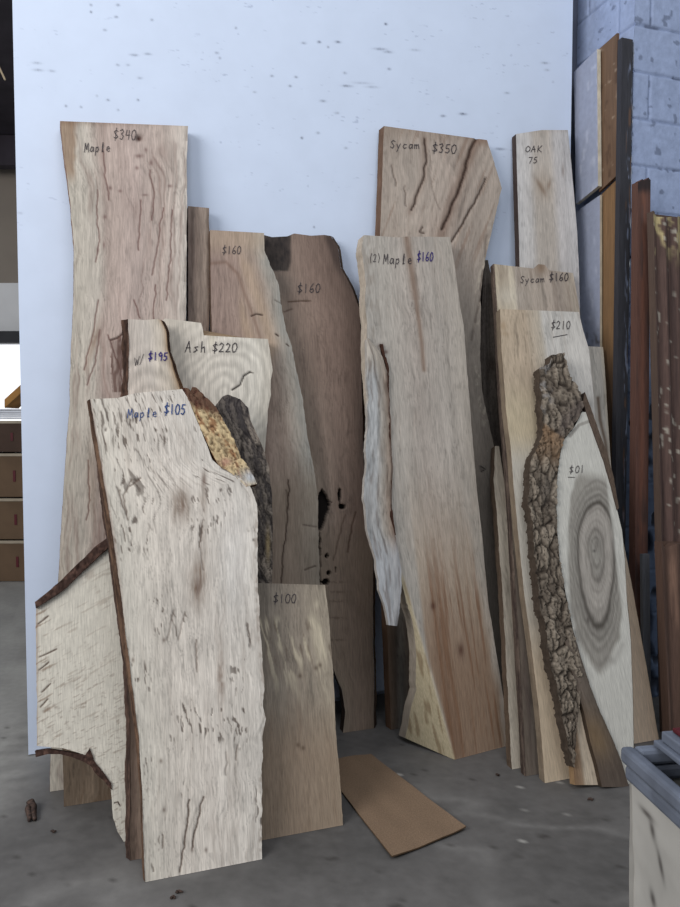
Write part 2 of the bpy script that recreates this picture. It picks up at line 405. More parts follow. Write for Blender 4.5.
def worley(x, y, s):
    ix = np.floor(x); iy = np.floor(y); d1 = np.full(x.shape, 9.); d2 = np.full(x.shape, 9.); idc = np.zeros(x.shape)
    for i in (-1, 0, 1):
        for j in (-1, 0, 1):
            cx, cy = ix + i, iy + j
            px = cx + .5 + .42 * _h(cx, cy, s); py = cy + .5 + .42 * _h(cx, cy, s + 7)
            d = np.hypot(x - px, y - py); n = d < d1
            d2 = np.where(n, d1, np.minimum(d2, d)); idc = np.where(n, _h(cx, cy, s + 13), idc); d1 = np.where(n, d, d1)
    return d1, d2, idc
def bark_paint(c1, c2, cd, seed, sx=5., sy=16., depth=.012, slant=0., tint=None):
    """furrowed bark: plates between dark fissures"""
    def f(g):
        X = g['X'] + slant * g['Y'] + 3 * fbm(g['X'] / 14, g['Y'] / 14, seed + 8, 2); Y = g['Y']
        X = X + 2.2 * fbm(X / 5, Y / 6, seed + 31, 3); Yw = Y + 4 * fbm(X / 7, Y / 9, seed + 33, 2)
        d1, d2, ic = worley(X / (sx * 1.5), Yw / sy, seed); e1_, e2_, jc = worley(X / (sx * .7) + 9, Yw / (sy * .45), seed + 3)
        cr = np.clip(1 - (d2 - d1) / .22, 0, 1) ** .8; cr = np.maximum(cr, .65 * np.clip(1 - (e2_ - e1_) / .16, 0, 1))
        pl = .5 * ic + .25 * jc + .5 * fbm(X / 2.5, Y / 5, seed + 5, 3)
        t = np.clip(.5 + pl, 0, 1)[..., None]
        col = s2l(c1) * (1 - t) + s2l(c2) * t
        col = mix(col, cd, cr * .9)
        if tint: col = tint(g, col)
        g['d'] += cr * depth; g['out'] += depth * .5 * (1 + pl)
        return col
    return f

# ------------------------------------------------------------------ floor
def build_floor():
    us = np.concatenate([np.linspace(-6, -1.8, 40), np.linspace(-1.78, 1.6, 200), np.linspace(1.65, 3, 12)])
    ns = np.concatenate([np.linspace(-9, -.35, 50), np.linspace(-.33, 1.8, 130), np.linspace(1.9, 6, 20)])
    UU, NN = np.meshgrid(us, ns); P = OO + UU[..., None] * U + NN[..., None] * N; P[..., 2] = 0
    c = s2l((100, 98, 97)) * (1 + .34 * fbm(UU * 2.2, NN * 2.2, 3, 4) + .22 * fbm(UU * 9, NN * 9, 8, 4) + .14 * fbm(UU * 45, NN * 45, 9, 2))[..., None]
    sw = 1 - np.abs(fbm(UU * 1.6 + .6 * NN, NN * 3.4 - UU, 12, 3)) * 5
    c = mix(c, (142, 140, 138), np.clip(sw, 0, 1) ** 2 * .5 * sst(-.3, .4, fbm(UU * 3, NN * 3, 77, 2)))
    ck = np.exp(-((NN - .12 + .25 * (UU + 1.8) + .03 * fbm(UU * 7, NN * 0, 78, 3)) / .006) ** 2) * sst(-1.36, -1.5, UU); c = mix(c, (60, 58, 56), ck * .8)
    c = mix(c, (168, 166, 162), sst(-1.25, -1.5, UU + .25 * NN) * sst(.75, .2, NN) * (.55 + .3 * fbm(UU * 12, NN * 22, 5, 2)))
    c = mix(c, (52, 48, 46), sst(.66, .78, fbm(UU * 40, NN * 40, 17, 2)) * .6)
    c = mix(c, (215, 212, 206), sst(.8, .9, fbm(UU * 40, NN * 40, 37, 2)) * .6)
    mb = MB(); mb.add(P, gridfaces(*UU.shape), c)
    o = mb.build('floor', 'concrete', M=Matrix.Identity(4)); tag(o, kind='structure')
build_floor()

# ------------------------------------------------------------------ painted panel wall
MARKS = [(338, 42, 5, .7), (319, 42, 3, .9), (304, 43, 4, .6), (328, 47, 2, .6), (386, 24, 2.5, 1), (380, 49, 9, .7), (388, 52, 7, .6), (389, 69, 3, .7), (345, 73, 3, .6),
         (347, 86, 8, .7), (372, 87, 10, .4), (290, 86, 3, .6), (272, 76, 3, .6), (296, 77, 3, .6), (323, 101, 5, .6), (337, 113, 4, .4), (302, 138, 2.2, .9), (318, 133, 3, .6),
         (346, 148, 3, .5), (217, 53, 3, .7), (220, 58, 2, .7), (236, 28, 2, .6), (118, 5, 3, .8), (116, 17, 3, .8), (91, 5, 2, .7), (91, 12, 2, .7), (152, 20, 2.5, .6),
         (134, 55, 6, .7), (148, 54, 6, .5), (37, 63, 7, .5), (38, 70, 8, .5), (52, 71, 5, .5), (118, 65, 3, .6), (128, 65, 3, .5), (140, 78, 4, .5), (105, 30, 3, .5),
         (138, 100, 2, .9), (108, 100, 3, .6), (66, 106, 2, .8), (81, 107, 2, .7), (118, 110, 2, .5), (443, 116, 4, .8), (463, 114, 6, .9), (545, 63, 6, .5), (547, 70, 4, .4),
         (507, 93, 4, .5), (500, 149, 8, .7), (314, 227, 1.5, .8), (50, 470, 3, .5), (29, 472, 3, .6), (97, 96, 2, .4), (20, 213, 4, .4), (255, 92, 3, .4), (415, 50, 8, .3), (362, 83, 14, .3)]
def build_panel():
    u0, u1 = -1.462, .969
    us = np.linspace(u0, u1, 560); zs = np.concatenate([np.linspace(0, 1.95, 60), np.linspace(1.955, 3.34, 340), np.linspace(3.36, 3.7, 6)])
    UU, Z = np.meshgrid(us, zs); t = (UU - u0) / (u1 - u0)
    bot = .004 + .075 * sst(0, .62, t)
    Z = np.where(Z < .2, bot + (.2 - bot) * Z / .2, Z)
    P = OO + UU[..., None] * U; P[..., 2] = Z
    d = P - CC; X = 340 + F * d[..., 0] / (d[..., 1] * cP - d[..., 2] * sP); Y = 453.5 - F * (d[..., 2] * cP + d[..., 1] * sP) / (d[..., 1] * cP - d[..., 2] * sP)
    c = s2l((214, 226, 248)) * (1 + .015 * fbm(UU * 3, Z * 3, 3, 3))[..., None]
    for (mx, my, L, s) in MARKS:
        sel = (np.abs(X - mx) < L + 3) & (np.abs(Y - my) < 5)
        if not sel.any(): continue
        v = np.exp(-((X[sel] - mx) / (L * .6)) ** 2 - ((Y[sel] - my - .05 * (X[sel] - mx)) / 1.1) ** 2) * s * (.55 + .8 * np.abs(vn(X[sel] * .9, Y[sel] * .9, 4)))
        c[sel] = mix(c[sel], (62, 70, 96), np.clip(v, 0, 1))
    sc_ = sst(.56, .72, fbm(X / 7, Y / 1.8, 44, 2)) * sst(.0, .4, fbm(X / 50, Y / 18, 45, 2)) * sst(330, 150, Y)
    c = mix(c, (120, 132, 166), sc_ * .35)
    mb = MB(); mb.add(P, gridfaces(*UU.shape, 0, True), c)
    # edges and back of the sheet
    Bk = P - .035 * N
    pc = s2l((205, 216, 236))
    for A, B, fl in ((P[:, 0], Bk[:, 0], False), (P[:, -1], Bk[:, -1], True), (P[0], Bk[0], True), (P[-1], Bk[-1], False)):
        S = np.stack([A, B], 1); mb.add(S, gridfaces(len(A), 2, 0, fl), pc)
    q = [Bk[0, 0], Bk[0, -1], Bk[-1, -1], Bk[-1, 0]]; mb.add(q, [(0, 1, 2, 3)], pc * .8)
    o = mb.build('wall_back', 'painted_panel', M=Matrix.Identity(4), smooth=False); tag(o, kind='structure')
build_panel()

# ------------------------------------------------------------------ block pier and wall behind the panel
def blocks(name, o, ea, na, eb, nb_, dark=True, seed=0, face_n=None):
    """painted block face: grid o + ea*s + z*t with recessed mortar joints"""
    S, T = np.meshgrid(np.linspace(0, na, int(na / .0055) + 2), np.linspace(0, nb_, int(nb_ / .0055) + 2))
    row = np.floor(T / .203); ft = T / .203 - row; fs = (S + (row % 2) * .2 + .115 + .01 * vn(row, row * 0, 3)) / .4; fs = fs - np.floor(fs)
    wob = .012 * fbm(S * 14, T * 14, seed + 2, 2)
    j = np.maximum(np.exp(-(((np.minimum(ft, 1 - ft) + wob) * .203) / .0055) ** 2), np.exp(-((np.minimum(fs, 1 - fs) * .4) / .005) ** 2))
    rg = fbm(S * 22, T * 22, seed, 4)
    chip = sst(.25, .45, fbm(S * 9, T * 7, seed + 9, 3) + .18 * (1.5 - T))
    h = -.006 * j + .003 * rg - .02 * chip * (T < 1.75)
    P = o + S[..., None] * ea + T[..., None] * ZZ + h[..., None] * face_n
    c = s2l((158, 172, 204)) * (1 + .10 * rg + .05 * fbm(S * 60, T * 60, seed + 4, 2))[..., None]
    c = mix(c, (120, 134, 168), j * .45)
    c = mix(c, (60, 66, 88), sst(.5, .62, fbm(S * 30, T * 30, seed + 14, 2)) * .5 + j * sst(.2, .5, fbm(S * 12, T * 20, seed + 15, 2)) * .7)
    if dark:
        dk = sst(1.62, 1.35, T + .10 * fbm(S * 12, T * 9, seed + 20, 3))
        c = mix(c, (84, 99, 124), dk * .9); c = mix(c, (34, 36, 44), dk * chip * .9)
    return P, c
def build_pier():
    mb = MB()
    u0, n0 = 1.077, .292
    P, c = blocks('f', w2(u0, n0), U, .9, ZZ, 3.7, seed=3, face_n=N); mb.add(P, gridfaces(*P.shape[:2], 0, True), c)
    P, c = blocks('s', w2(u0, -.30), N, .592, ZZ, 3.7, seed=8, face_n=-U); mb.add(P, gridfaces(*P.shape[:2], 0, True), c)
    mb.add([w2(u0, -.3, 3.7), w2(u0 + .9, -.3, 3.7), w2(u0 + .9, n0, 3.7), w2(u0, n0, 3.7)], [(0, 1, 2, 3)], s2l((150, 160, 190)))
    mb.add([w2(u0 + .9, n0, 0), w2(u0 + .9, -.3, 0), w2(u0 + .9, -.3, 3.7), w2(u0 + .9, n0, 3.7)], [(0, 1, 2, 3)], s2l((150, 160, 190)))
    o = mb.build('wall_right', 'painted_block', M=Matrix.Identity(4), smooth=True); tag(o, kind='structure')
    mb = MB()
    mb.box(w2(-1.40, -.36, 0), U * 2.535, N * .06, ZZ * 3.7, s2l((70, 76, 92)))  # unseen building wall, put here and coloured dark to darken the gap under the panel
    o = mb.build('wall_behind', 'painted_block', M=Matrix.Identity(4)); tag(o, kind='structure')
build_pier()

def frame_M(p):  # axes U, -N, Z at p
    return Matrix(((U[0], -N[0], 0, p[0]), (U[1], -N[1], 0, p[1]), (0, 0, 1, p[2]), (0, 0, 0, 1)))

# steel column between panel and pier
def build_column():
    mb = MB(); c = s2l((74, 78, 90)); u0 = .985; n = -.10
    o = w2(u0, n - .12); wd = .085
    mb.box(w2(u0, n - .012), U * wd, N * .012, ZZ * 3.7, c); mb.box(w2(u0, n - .12), U * wd, N * .012, ZZ * 3.7, c)
    mb.box(w2(u0 + wd / 2 - .005, n - .108), U * .01, N * .096, ZZ * 3.7, c)
    root = mb.build('steel_column', plain('column_paint', (86, 90, 104), .45, ns=6, amt=.2), M=frame_M(w2(u0, n)), bevel=.002)
    tag(root, 'dark grey steel column between white panel edge and block pier', 'column')
build_column()

# ------------------------------------------------------------------ slabs, from the wall outwards
# --- tall pinkish maple at far left
def pS1(g):
    c = wood(g, [(0, (196, 186, 170)), (.22, (202, 190, 176)), (.3, (190, 168, 156)), (.55, (192, 170, 160)), (.8, (196, 176, 164)), (1, (208, 196, 184))], 11, .07, .06, .5, .15, (128, 100, 92), warp=9)
    X, Y = g['X'], g['Y']
    c = mix(c, (142, 114, 90), sst(190, 168, Y) * sst(78, 72, X + 2 * fbm(Y / 12, Y * 0, 3)) * .75)
    c = mix(c, (120, 92, 72), sst(128, 121, Y) * .45)
    c = mix(c, (70, 42, 36), blob(X, Y, 139, 138, 3.6, 3.2)); g['d'] += blob(X, Y, 139, 138, 3, 3) * .01
    for (x, y, rx, ry) in ((146, 150, 1.5, 2), (139, 156, 4, 2), (151, 163, 2, 3), (137, 168, 2, 2), (110, 188, 2, 2), (120, 191, 2, 1.4), (170, 186, 2.5, 1.6), (105, 217, 2, 2), (145, 195, 3, 1), (98, 250, 1.4, 3), (104, 245, 1.4, 4)):
        c = mix(c, (110, 82, 78), blob(X, Y, x, y, rx, ry) * .75)
    for pts in (((164, 208), (160, 225), (157, 250), (152, 275)), ((141, 200), (140, 222), (138, 250)), ((98, 190), (97, 215), (99, 240), (96, 262)), ((103, 150), (106, 180), (109, 200)), ((156, 285), (153, 310), (155, 325)), ((135, 300), (140, 318)),
                ((150, 170), (154, 195), (152, 220)), ((98, 300), (94, 330), (84, 370)), ((100, 330), (96, 360), (87, 385)), ((108, 335), (119, 365), (124, 388)), ((88, 460), (90, 500), (86, 520)), ((172, 210), (170, 260), (166, 300))):
        c = crack(g, c, pts, 1.0, (118, 90, 84), .6, .001)
    c = crack(g, c, ((111, 340), (118, 338), (126, 331)), 1.1, (70, 48, 44), .85, .004)
    c = mix(c, (150, 118, 96), blob(X, Y, 93, 345, 3, 22, 14) * .5 + blob(X, Y, 92, 480, 5, 40, 0) * .35)
    c = mix(c, (104, 78, 70), inside(X + 1.5 * fbm(Y / 5, X / 5, 3), Y, [(110, 340), (127, 332), (127, 392), (112, 392)]) * (.35 + .5 * sst(.0, .3, fbm(X / 2.5, Y / 14, 9, 2))))
    c = mix(c, (84, 64, 56), sst(3.5, 1., (1 - g['a']) * g['W']) * sst(1., 3., Y % 47 / 10) * .35)
    return c
slab('S1', 'tallest pinkish maple slab at the far left, dark stain at its upper left corner', [(60, 121), (63, 148), (70, 200), (74, 245), (74, 300), (71, 350), (70, 400), (66, 450), (63, 500), (60, 550), (57, 600), (52, 700), (50, None)],
     [(188, 126), (187, 160), (187, 206), (186, 300), (184, 420), (180, 560), (176, None)], .312, paint=pS1, edge=(120, 92, 74), seed=1, th=.05, lfl=.004,
     write=[([('Maple', 84, 152, 5.4, 9, -.03, .95), ('$340', 113, 139, 6, 10, .04, .9)], 'pencil')])
# --- narrow grey brown board
def pS4(g):
    c = wood(g, [(0, (138, 118, 108)), (.4, (158, 136, 122)), (.85, (165, 145, 130)), (1, (120, 98, 84))], 21, .16, .12, .6, .1, (96, 76, 68), warp=3)
    return mix(c, (90, 68, 60), blob(g['X'], g['Y'], 205, 325, 3, 12) * .5)
slab('S4', 'narrow rough grey-brown board between the tallest left slab and a $160 slab', [(188, 206), (188, 300), (190, None)], [(209, 208), (209, 330), (209, None)], .27, paint=pS4, seed=4, edge=(70, 54, 46))
# --- right $160 slab with dark top
def pS6(g):
    X, Y = g['X'], g['Y']
    c = wood(g, [(0, (168, 150, 132)), (.3, (160, 138, 122)), (.6, (150, 126, 112)), (.85, (126, 104, 92)), (1, (96, 80, 72))], 31, .10, .07, .35, .3, (104, 82, 72), warp=9)
    c = mix(c, (128, 106, 96), sst(470, 330, Y) * .35); c = mix(c, (144, 128, 112), sst(500, 560, Y) * .5)
    t = sst(0, 2.5, 272 - Y + 1.5 * fbm(X / 3, Y / 3, 3)) * sst(0, 3, X - 262) * sst(0, 4, 293 - X - .3 * np.maximum(0, Y - 262))
    c = mix(c, (44, 40, 41), t * (.9 + .15 * fbm(X / 3, Y / 7, 5)))
    c = mix(c, (70, 58, 54), sst(8, 2, linedist(X, Y, [(330, 238), (341, 268), (360, 305)])) * sst(300, 250, Y) * .8)
    c = mix(c, (120, 112, 104), blob(X, Y, 283, 285, 12, 14) * .5)
    for pts, s in ((((288, 302), (300, 301), (310, 301)), .6), (((285, 312), (292, 309)), .5), (((355, 512), (350, 540), (348, 552)), .6), (((345, 515), (340, 535), (334, 560)), .4)):
        c = crack(g, c, pts, 1., (84, 64, 54), s, .002)
    hole = np.maximum(inside(X + 1.2 * fbm(Y / 3, X / 3, 4), Y, [(318, 498), (322, 488), (326, 495), (331, 505), (326, 520), (322, 530), (318, 532)]), blob(X, Y, 340, 495, 2.2, 8) + blob(X, Y, 332, 503, 5, 1.6) * .55 + blob(X, Y, 343, 507, 4, 3) > .5)
    pits = (blob(X, Y, 327, 556, 2, 3) + blob(X, Y, 329, 573, 2, 3) + blob(X, Y, 336, 570, 1, 4) + blob(X, Y, 326, 582, 4, 4) + .9 * np.exp(-((X - (319 + 1.5 * fbm(Y / 6, Y * 0, 8))) / 2.2) ** 2) * sst(528, 536, Y) * sst(600, 580, Y)) > .5
    h = np.maximum(hole, pits).astype(float)
    g['d'] += h * .03
    c = mix(c, (26, 20, 18), h)
    for yy in (582, 592, 601, 618, 640): c = mix(c, (88, 70, 60), blob(X, Y, 337, yy, 9, 1.2) * .5 * (fbm(X / 2, Y, 6) > -.2))
    return c
slab('S6', 'dark brown $160 slab with blackened top corners and a hole in its left edge', [(264, 235), (265, 280), (285, 350), (300, 430), (312, 490), (316, 560), (321, 600), (326, 640), (332, 665), (342, 690), (345, 712), (343, 733)],
     [(331, 236), (338, 246), (341, 268), (352, 288), (360, 310), (361, 350), (362, 400), (363, 450), (366, 490), (371, 520), (373, 560), (373, 620), (374, 680), (374, 729)], .19, paint=pS6, th=.045, seed=6,
     topcurve=[(0, 0), (.12, 2), (.35, 1), (.45, -2), (.7, 0), (.9, -1), (1, 0)], edge=(66, 52, 44), rfl=.015, rbark=((66, 54, 48), (104, 88, 76), .006),
     write=[([('$160', 297, 293, 6, 9, -.02, 1.0)], 'pencil')])
# --- left $160 slab
def pS5(g):
    X, Y = g['X'], g['Y']
    c = wood(g, [(0, (160, 134, 122)), (.45, (168, 142, 128)), (.75, (178, 156, 140)), (.92, (186, 174, 160)), (1, (176, 170, 160))], 41, .08, .06, .3, .3, (118, 92, 80), warp=8)
    c = mix(c, (182, 162, 140), sst(262, 240, Y) * .5)
    arc = linedist(X, Y, [(205, 264), (226, 262), (238, 274), (244, 292), (250, 308), (256, 324), (262, 345)])
    c = mix(c, (126, 100, 86), np.exp(-(arc / 1.8) ** 2) * .6)
    c = mix(c, (188, 164, 140), np.exp(-((arc - 10) / 7) ** 2) * sst(236, 244, X) * .55)
    c = mix(c, (140, 142, 138), np.exp(-(linedist(X, Y, [(266, 262), (276, 290), (282, 330), (292, 370), (303, 430), (312, 480)]) / 7.) ** 2) * .45 * (.6 + .8 * fbm(X / 6, Y / 30, 5)))
    c = mix(c, (150, 136, 120), sst(450, 500, Y) * .6)
    for pts, s in ((((252, 316), (257, 314), (263, 315)), .9), (((276, 334), (279, 336)), .7), (((289, 480), (287, 520), (283, 560), (282, 583)), .7), (((286, 490), (289, 510)), .4), (((276, 300), (283, 304)), .3), (((287, 344), (289, 346)), .6), (((305, 570), (316, 566)), .5), (((303, 525), (316, 527)), .35)):
        c = crack(g, c, pts, 1., (66, 50, 42), s, .003)
    return c
slab('S5', 'reddish-brown $160 slab with curved grain and a wavy pale right edge', [(210, 230), (211, 300), (214, 400), (222, 600), (232, None)],
     [(264, 233), (265, 250), (270, 263), (279, 284), (280, 300), (286, 330), (291, 345), (296, 370), (303, 400), (308, 440), (315, 475), (318, 500), (319, 540), (320, 590), (322, 640), (324, None)], .30, behind=['S6'], paint=pS5, th=.045, seed=5, jit=(.3, .9), edge=(92, 74, 62),
     write=[([('$160', 222, 254, 4.9, 8, 0, .9)], 'pencil')])
# --- short brown board at the floor, left
def pSb(g): return wood(g, [(0, (112, 94, 76)), (.5, (128, 108, 88)), (1, (134, 114, 94))], 51, .14, .08, .6, 0, (92, 70, 52), warp=10)
slab('Sb', 'short brown board standing low behind the spiky slab, its foot on the floor', [(60, 655), (64, None)], [(116, 655), (118, None)], .43, behind=['S1'], paint=pSb, th=.04, seed=9, edge=(74, 58, 46))
# --- ambrosia slab $220
def pS3(g):
    X, Y = g['X'], g['Y']
    d = np.hypot((X - 221 + .2 * (Y - 400)) / 1.0, (Y - 392) / 1.15) + 3 * fbm(X / 14, Y / 14, 62, 3)
    c = wood(g, [(0, (206, 194, 178)), (.5, (214, 204, 190)), (.85, (216, 208, 194)), (1, (206, 196, 180))], 61, .05, .04, 0, warp=4, hair=.06)
    rings = np.sin(d / 1.45 + 2 * fbm(X / 20, Y / 20, 66)); c = c * (1 + .12 * rings * sst(110, 30, d))[..., None]
    c = crack(g, c, ((232, 390), (240, 385), (244, 376), (250, 372)), 1.0, (44, 36, 34), .95, .006, .5); c = crack(g, c, ((250, 372), (253, 373)), .8, (60, 50, 46), .7, .003, .4)
    c = mix(c, (216, 206, 176), blob(X, Y, 212, 340, 4, 8) * .3)
    return c
slab('S3', 'pale $220 slab with swirling ring grain and a short crack', [(163, 320), (166, 350), (170, 420), (176, 600), (180, None)],
     [(268, 339), (271, 358), (273, 370), (271, 380), (271, 395), (268, 410), (266, 440), (262, 480), (252, 560), (244, 700), (240, None)], .40, behind=['S1', 'S4', 'S5'], paint=pS3, th=.045, seed=3, topcurve=[(0, 0), (.02, -2), (.37, -4), (.385, 8), (.7, 4), (1, 0)], edge=(150, 128, 104),
     write=[([('Ash', 185, 352, 7.5, 11, .02, 1.2), ('$220', 212, 352, 6.5, 9, 0, 1.2)], 'pencil')])
# --- $195 slab with bark right edge
def pS2(g):
    X, Y = g['X'], g['Y']
    c = wood(g, [(0, (200, 186, 174)), (.5, (206, 194, 182)), (.85, (204, 190, 172)), (1, (178, 150, 118))], 71, .06, .05, 0, warp=5, hair=.12)
    d = np.hypot((X - 150) / .8, (Y - 430) / 1.5) + 2 * fbm(X / 12, Y / 12, 72, 2)
    c = c * (1 + .12 * np.sin(d / 1.7) * sst(335, 360, Y))[..., None]
    return mix(c, (120, 92, 66), sst(2.2, .6, (1 - g['a']) * g['W']) * .8)
slab('S2', 'small pale $195 slab peeping up behind the big spalted maple slab', [(128, 320), (129, 350), (128, 380), (127, 420), (126, 600), (130, None)],
     [(161, 320), (166, 330), (168, 350), (174, 370), (180, 388), (190, 420), (205, 600), (208, None)], .472, behind=['S1', 'S3'], paint=pS2, th=.05, seed=2, lfl=.012, rfl=.006,
     lbark=((46, 34, 30), (104, 80, 68), .010), rbark=((52, 38, 32), (110, 82, 60), .006), topcurve=[(0, -1), (.5, 0), (.9, -1), (1, 0)],
     write=[([('$195', 148, 360, 5, 8, .03, 1.5)], 'pen_purple'), ([('W/', 134, 366, 5.5, 8, -.35, .8)], 'pencil')])
# --- dark weathered slab
pS8 = bark_paint((84, 78, 76), (158, 146, 134), (40, 36, 37), 81, 3.0, 34, .004, -.25, lambda g, c: mix(mix(c, (62, 58, 62), sst(470, 400, g['Y']) * .45), (170, 150, 112), blob(g['X'], g['Y'], 268, 545, 2, 14) * .8))
slab('S8', 'dark grey weathered slab with rounded top behind the big spalted maple', [(213, 409), (216, 440), (222, 500), (226, 620), (230, None)],
     [(240, 399), (248, 408), (250, 420), (256, 433), (263, 448), (269, 468), (272, 495), (273, 530), (272, 583), (268, 700), (266, None)], .64, behind=['S3', 'S5', 'S4', 'S2'], paint=pS8, mat='bark_surface', th=.04, seed=8, topcurve=[(0, 0), (.35, -9), (.55, -9), (1, 0)], edge=(60, 52, 50), name='weathered_plank')
# --- spiky slab bottom left
def pS9(g):
    X, Y = g['X'], g['Y']
    c = s2l((212, 206, 194)) * (1 + .07 * fbm(X / 9, Y / 9, 91, 4) + .05 * fbm(X / 2, Y / 2, 92, 2))[..., None]
    v = (Y + .55 * X); c = mix(c, (150, 132, 116), sst(.35, .6, fbm(v / 2.6, (X - .5 * Y) / 22, 95, 2)) * (.35 + .5 * sst(70, 40, X)))
    c = mix(c, (126, 106, 92), sst(.38, .6, fbm(v / 1.8, (X - .5 * Y) / 9, 98, 2)) * sst(620, 700, Y) * .5)
    c = mix(c, (160, 148, 138), sst(.3, .6, fbm(X / 3, Y / 3, 99, 3)) * sst(600, 680, Y) * .5)
    for (x, y, L) in ((38, 622, 11), (40, 655, 16), (40, 668, 9), (42, 690, 8), (40, 705, 7)):
        c = crack(g, c, ((x, y + 2), (x + L * .5, y - 2), (x + L, y - 6)), 1., (92, 74, 62), .75, .002)
    c = mix(c, (130, 92, 72), sst(3, 1, X - 36) * .4)
    c = crack(g, c, ((115, 803), (118, 802), (121, 806)), .8, (70, 52, 46), .8, .003)
    return c
slab('S9', 'wide pale bark-edged slab at the lower left, tapering to a spike at its foot', [(36, 604), (36, 650), (37, 700), (37, 746), (62, 748), (76, 752), (88, 756), (93, 762), (98, 774), (110, 785), (112, 800), (113, 818), (118, 832), (124, 842)],
     [(107, 541), (112, 560), (119, 600), (124, 640), (128, 680), (129, 720), (129, 760), (128, 800), (127, 842)], .698, behind=['S1', 'Sb', 'S2'], gap=.03, paint=pS9, th=.045, seed=10, jit=(.7, .3), edge=(96, 74, 62), name='crotch_plank')
def pbk(g):
    X, Y = g['X'], g['Y']; c = s2l((66, 50, 45)) * (1 + .4 * fbm(X / 3, Y / 3, 5, 3))[..., None]
    g['out'] += .004 * (1 + fbm(X / 4, Y / 4, 7, 2)); return mix(c, (108, 82, 72), sst(.1, .5, fbm(X / 5, Y / 3, 8, 2)) * .6)
# upper bark strip, right bark strip, lower bark fringe
def poly_strip(key, name, A, B, off, th, paint, seed, label=None, mat='bark_surface'):
    """strip whose two long sides run across the picture rather than down it"""
    s = SL[key]; a, k, r = s['plane']
    n = 110; XA, YA = resample(A, n=n, jit=.8, seed=seed); XB, YB = resample(B, n=n, jit=.8, seed=seed + 1)
    mb, *_ = strip_mesh(XA, YA, XB, YB, (a + off, k, r), paint, .9, th, 0, 0, (70, 50, 44), seed=seed)
    o = mb.build(name, mat, s['o'], s['M'], smooth=True)
    if label: o['label'] = label
poly_strip('S9', 'bark', [(107, 538), (96, 546), (80, 562), (62, 580), (48, 592), (35, 602)], [(109, 547), (99, 556), (84, 570), (66, 588), (50, 599), (36, 608)], .012, .03, pbk, 11, 'reddish-brown bark along the sloping top')
poly_strip('S9', 'bark', [(35, 751), (48, 749), (60, 751), (72, 753), (85, 755), (90, 748), (95, 762), (103, 772), (111, 783)], [(36, 757), (48, 754), (60, 754), (72, 757), (84, 762), (91, 766), (97, 775), (104, 781), (112, 790)], .002, .03, pbk, 13, 'dark ragged bark along the underside')
# --- $100 short plank
def pS10(g):
    X, Y = g['X'], g['Y']
    c = wood(g, [(0, (140, 128, 114)), (.5, (150, 136, 120)), (.8, (156, 142, 124)), (1, (164, 150, 130))], 101, .10, .07, .3, .4, (110, 92, 78), warp=5)
    c = mix(c, (148, 124, 102), sst(680, 760, Y) * .5)
    st = sst(.12, .45, fbm((X - .22 * Y) / 4.2, Y / 34, 105, 3)) * sst(612, 625, Y) * sst(720, 640, Y)
    c = mix(c, (198, 186, 164), st * .9)
    c = mix(c, (204, 192, 170), blob(X, Y, 318, 640, 5, 26, -12) * .8 + blob(X, Y, 317, 604, 3, 4) * .5)
    c = mix(c, (96, 80, 66), sst(.25, .5, fbm((X - .22 * Y) / 2.6, Y / 26, 108, 2)) * sst(612, 630, Y) * sst(690, 640, Y) * .6)
    for (x, y) in ((300, 676), (316, 668), (320, 665), (298, 745), (303, 748)): c = mix(c, (84, 66, 54), blob(X, Y, x, y, 2, 2.4) * .7)
    return c
slab('S10', 'short $100 plank with pale streaks standing in the front row, left of the cardboard', [(258, 583), (258, 700), (258, 840)], [(325, 585), (329, 620), (331, 650), (334, 690), (336, 740), (340, 780), (343, 826)], .822, behind=['S6', 'S5', 'S8'],
     paint=pS10, th=.045, seed=12, edge=(110, 92, 74), jit=(.1, .6), write=[([('$100', 273, 603, 6, 9, .0, 1.1)], 'pencil')])
# --- bark-edged slab directly behind the big maple
def pS7b(g): return wood(g, [(0, (92, 74, 62)), (.12, (120, 98, 84)), (.3, (150, 128, 108)), (1, (150, 130, 112))], 111, .15, .1, .5, .1, (70, 54, 46), warp=4)
slab('S7b', 'dark narrow bark-edged slab showing left of the big spalted maple, down to the floor', [(98, 440), (104, 500), (113, 560), (120, 610), (126, 660), (130, 720), (130, 780), (130, 862)], [(140, 440), (160, 640), (190, 855)], .80, behind=['S9', 'S2', 'S1', 'Sb'],
     paint=pS7b, th=.05, seed=13, lfl=.004, lbark=((58, 46, 42), (104, 82, 72), .006), edge=(80, 60, 50), jit=(.8, 0))
